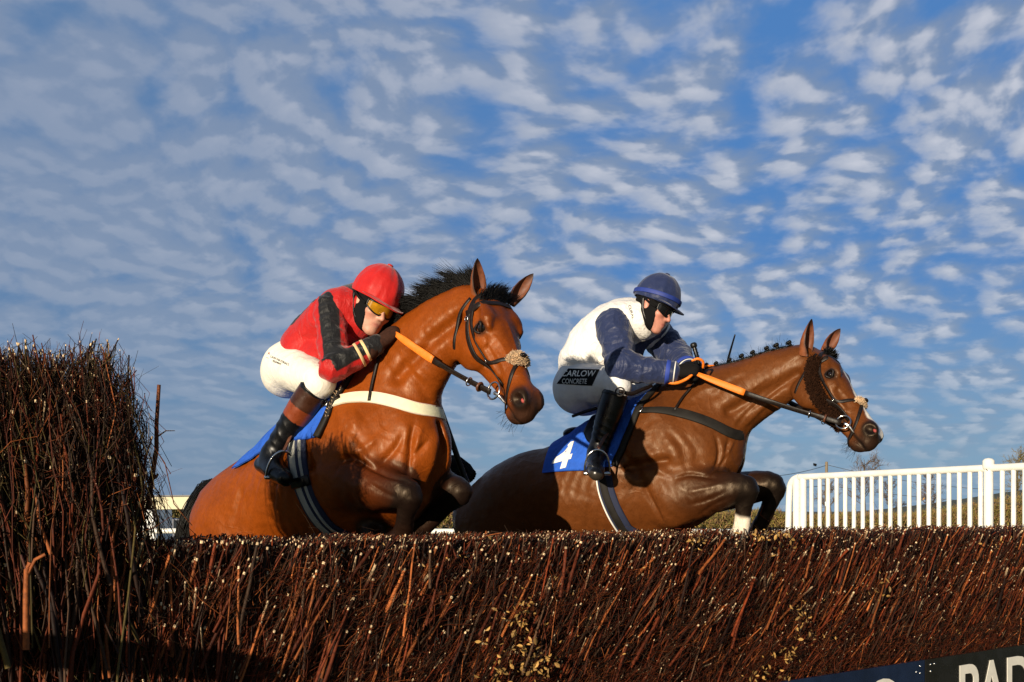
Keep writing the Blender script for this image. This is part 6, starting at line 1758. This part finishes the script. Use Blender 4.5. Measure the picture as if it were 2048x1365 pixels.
# chin whiskers
for Hh, hr_ in ((H1, horse1), (H2, horse2)):
    n = 34; b_ = np.array([Hh(.53 + .09 * rng.random(), -.10, rng.normal(0, .02)) for _ in range(n)]); d = nrm(-Hh.n + Hh.f * rng.normal(.0, .5, n)[:, None] + rng.normal(0, .2, (n, 3))); p = b_[:, None] + d[:, None] * (t4[None] * (.02 + .045 * rng.random((n, 1))))[..., None]
    v, q = tubes(p, np.full((1, 4), .0005), 3); mesh('whiskers', v, q, M_HAIR, hr_)

# ================================================================ whips, lettering on the riders
def whip(pts, r, label, knob=True):
    pts = np.array(pts); root = thing('whip', pts[0], label, 'whip')
    v, q = tube1(pts, r, 10, 6); mesh('shaft', v, q, M_BLACKL, root)
    if knob:
        d = nrm(pts[1] - pts[0]); v, q = tube1([pts[0] - d * .004, pts[0] + d * .010, pts[0] + d * .016], [.017, .017, .011], 12, 2); mesh('knob', v, q, M_BLACKPLASTIC, root)
        for i in range(6):
            v, q = torus(pts[0] + d * (.026 + .018 * i), d, r[0] if np.ndim(r) else r, .0022, V3(0, 1, .1), 14, 5); mesh('grip_ring', v, q, M_BLACKPLASTIC, root)
    return root
whip([P(808, 668, 5.12), P(840, 735, 5.20), P(872, 795, 5.22), P(916, 918, 5.28), P(934, 968, 5.30)], [.013, .013, .013, .014, .015], 'black whip pointing down beside the chest of the bright bay horse', False)
whip([P(1387, 690, 5.80), P(1396, 720, 5.80), P(1404, 745, 5.84), P(1425, 772, 6.10), P(1448, 752, 6.12), P(1458, 712, 6.08), P(1470, 670, 6.02)], [.0115, .0105, .009, .006, .006, .006, .004], 'black whip with knobbed ribbed handle in the hand of the rider in white', True)
# loose loop of orange rein at the withers
v, q = tube1([P(1294, 765, 5.82), P(1320, 763, 5.80), P(1350, 767, 5.77), P(1372, 759, 5.73), P(1384, 750, 5.73)], [.006, .007, .008, .008, .007], 8, 5); mesh('rein_loop', v, q, M_ORANGE, horse2)
v, q = tube1([P(1384, 722, 5.72), P(1396, 718, 5.71), P(1406, 724, 5.72), P(1406, 736, 5.74)], [.005, .007, .007, .006], 8, 5); mesh('rein_loop', v, q, M_ORANGE, horse2)
v, q = tube1([P(1240, 783, 5.70), P(1262, 788, 5.72), P(1283, 780, 5.75), P(1303, 772, 5.80)], [.010, .011, .010, .009], 8, 5); mesh('rein_end', v, q, M_LEATHER, horse2)
v, q = torus(P(1240, 784, 5.69), V3(-.2, -1, .2), .022, .004, V3(0, 0, 1), 20, 6); mesh('rein_buckle_loop', v, q, M_LEATHER, horse2)
pan = px_panel(bvb2, [(1137, 738), (1199, 740), (1184, 772), (1114, 768)], 18, 36, M_BLACKCLOTH, rider2, 'sponsor_panel', .003, .003)
px_text(bvb2, 'CARLOW', (1123, 753.5), (15.5, .1), (4.5, -15.5), M_WHITE, pan, 'lettering', .0065, 0, .012)
px_text(bvb2, 'CONCRETE', (1125, 767.5), (9.6, .1), (1.5, -13.5), M_WHITE, pan, 'lettering', .0065, 0, .002)
M_INK = material('dark_ink', (.03, .03, .035), .8); M_REDINK = material('red_ink', (.35, .03, .03), .8); M_GREENINK = material('green_ink', (.03, .14, .05), .8)
px_text(bvb1, 'LAW MATERIALS', (540, 711), (4.6, 1.9), (-1.4, 7.4), M_INK, rider1, 'lettering', .002) if False else px_text(bvb1, 'LAW MATERIALS', (541, 715.5), (4.9, 2.25), (1.6, -6.4), M_INK, rider1, 'lettering', .002)
px_text(bvb1, 'EQUIPMENT', (545.5, 723.5), (3.1, 1.35), (1.2, -4.6), M_INK, rider1, 'lettering', .002, 0, .02)
px_text(bvb1, 'A', (535.5, 709.5), (6, 1.5), (2, -8), M_REDINK, rider1, 'emblem', .002); px_text(bvb1, '-', (532, 717), (16, 8), (3, -9), M_GREENINK, rider1, 'emblem', .002)
px_text(S2['bv_jacket'], 'CURAL', (1256.0, 611.5), (2.6, 8.6), (7.2, -2.4), M_INK, rider2, 'lettering', .002)
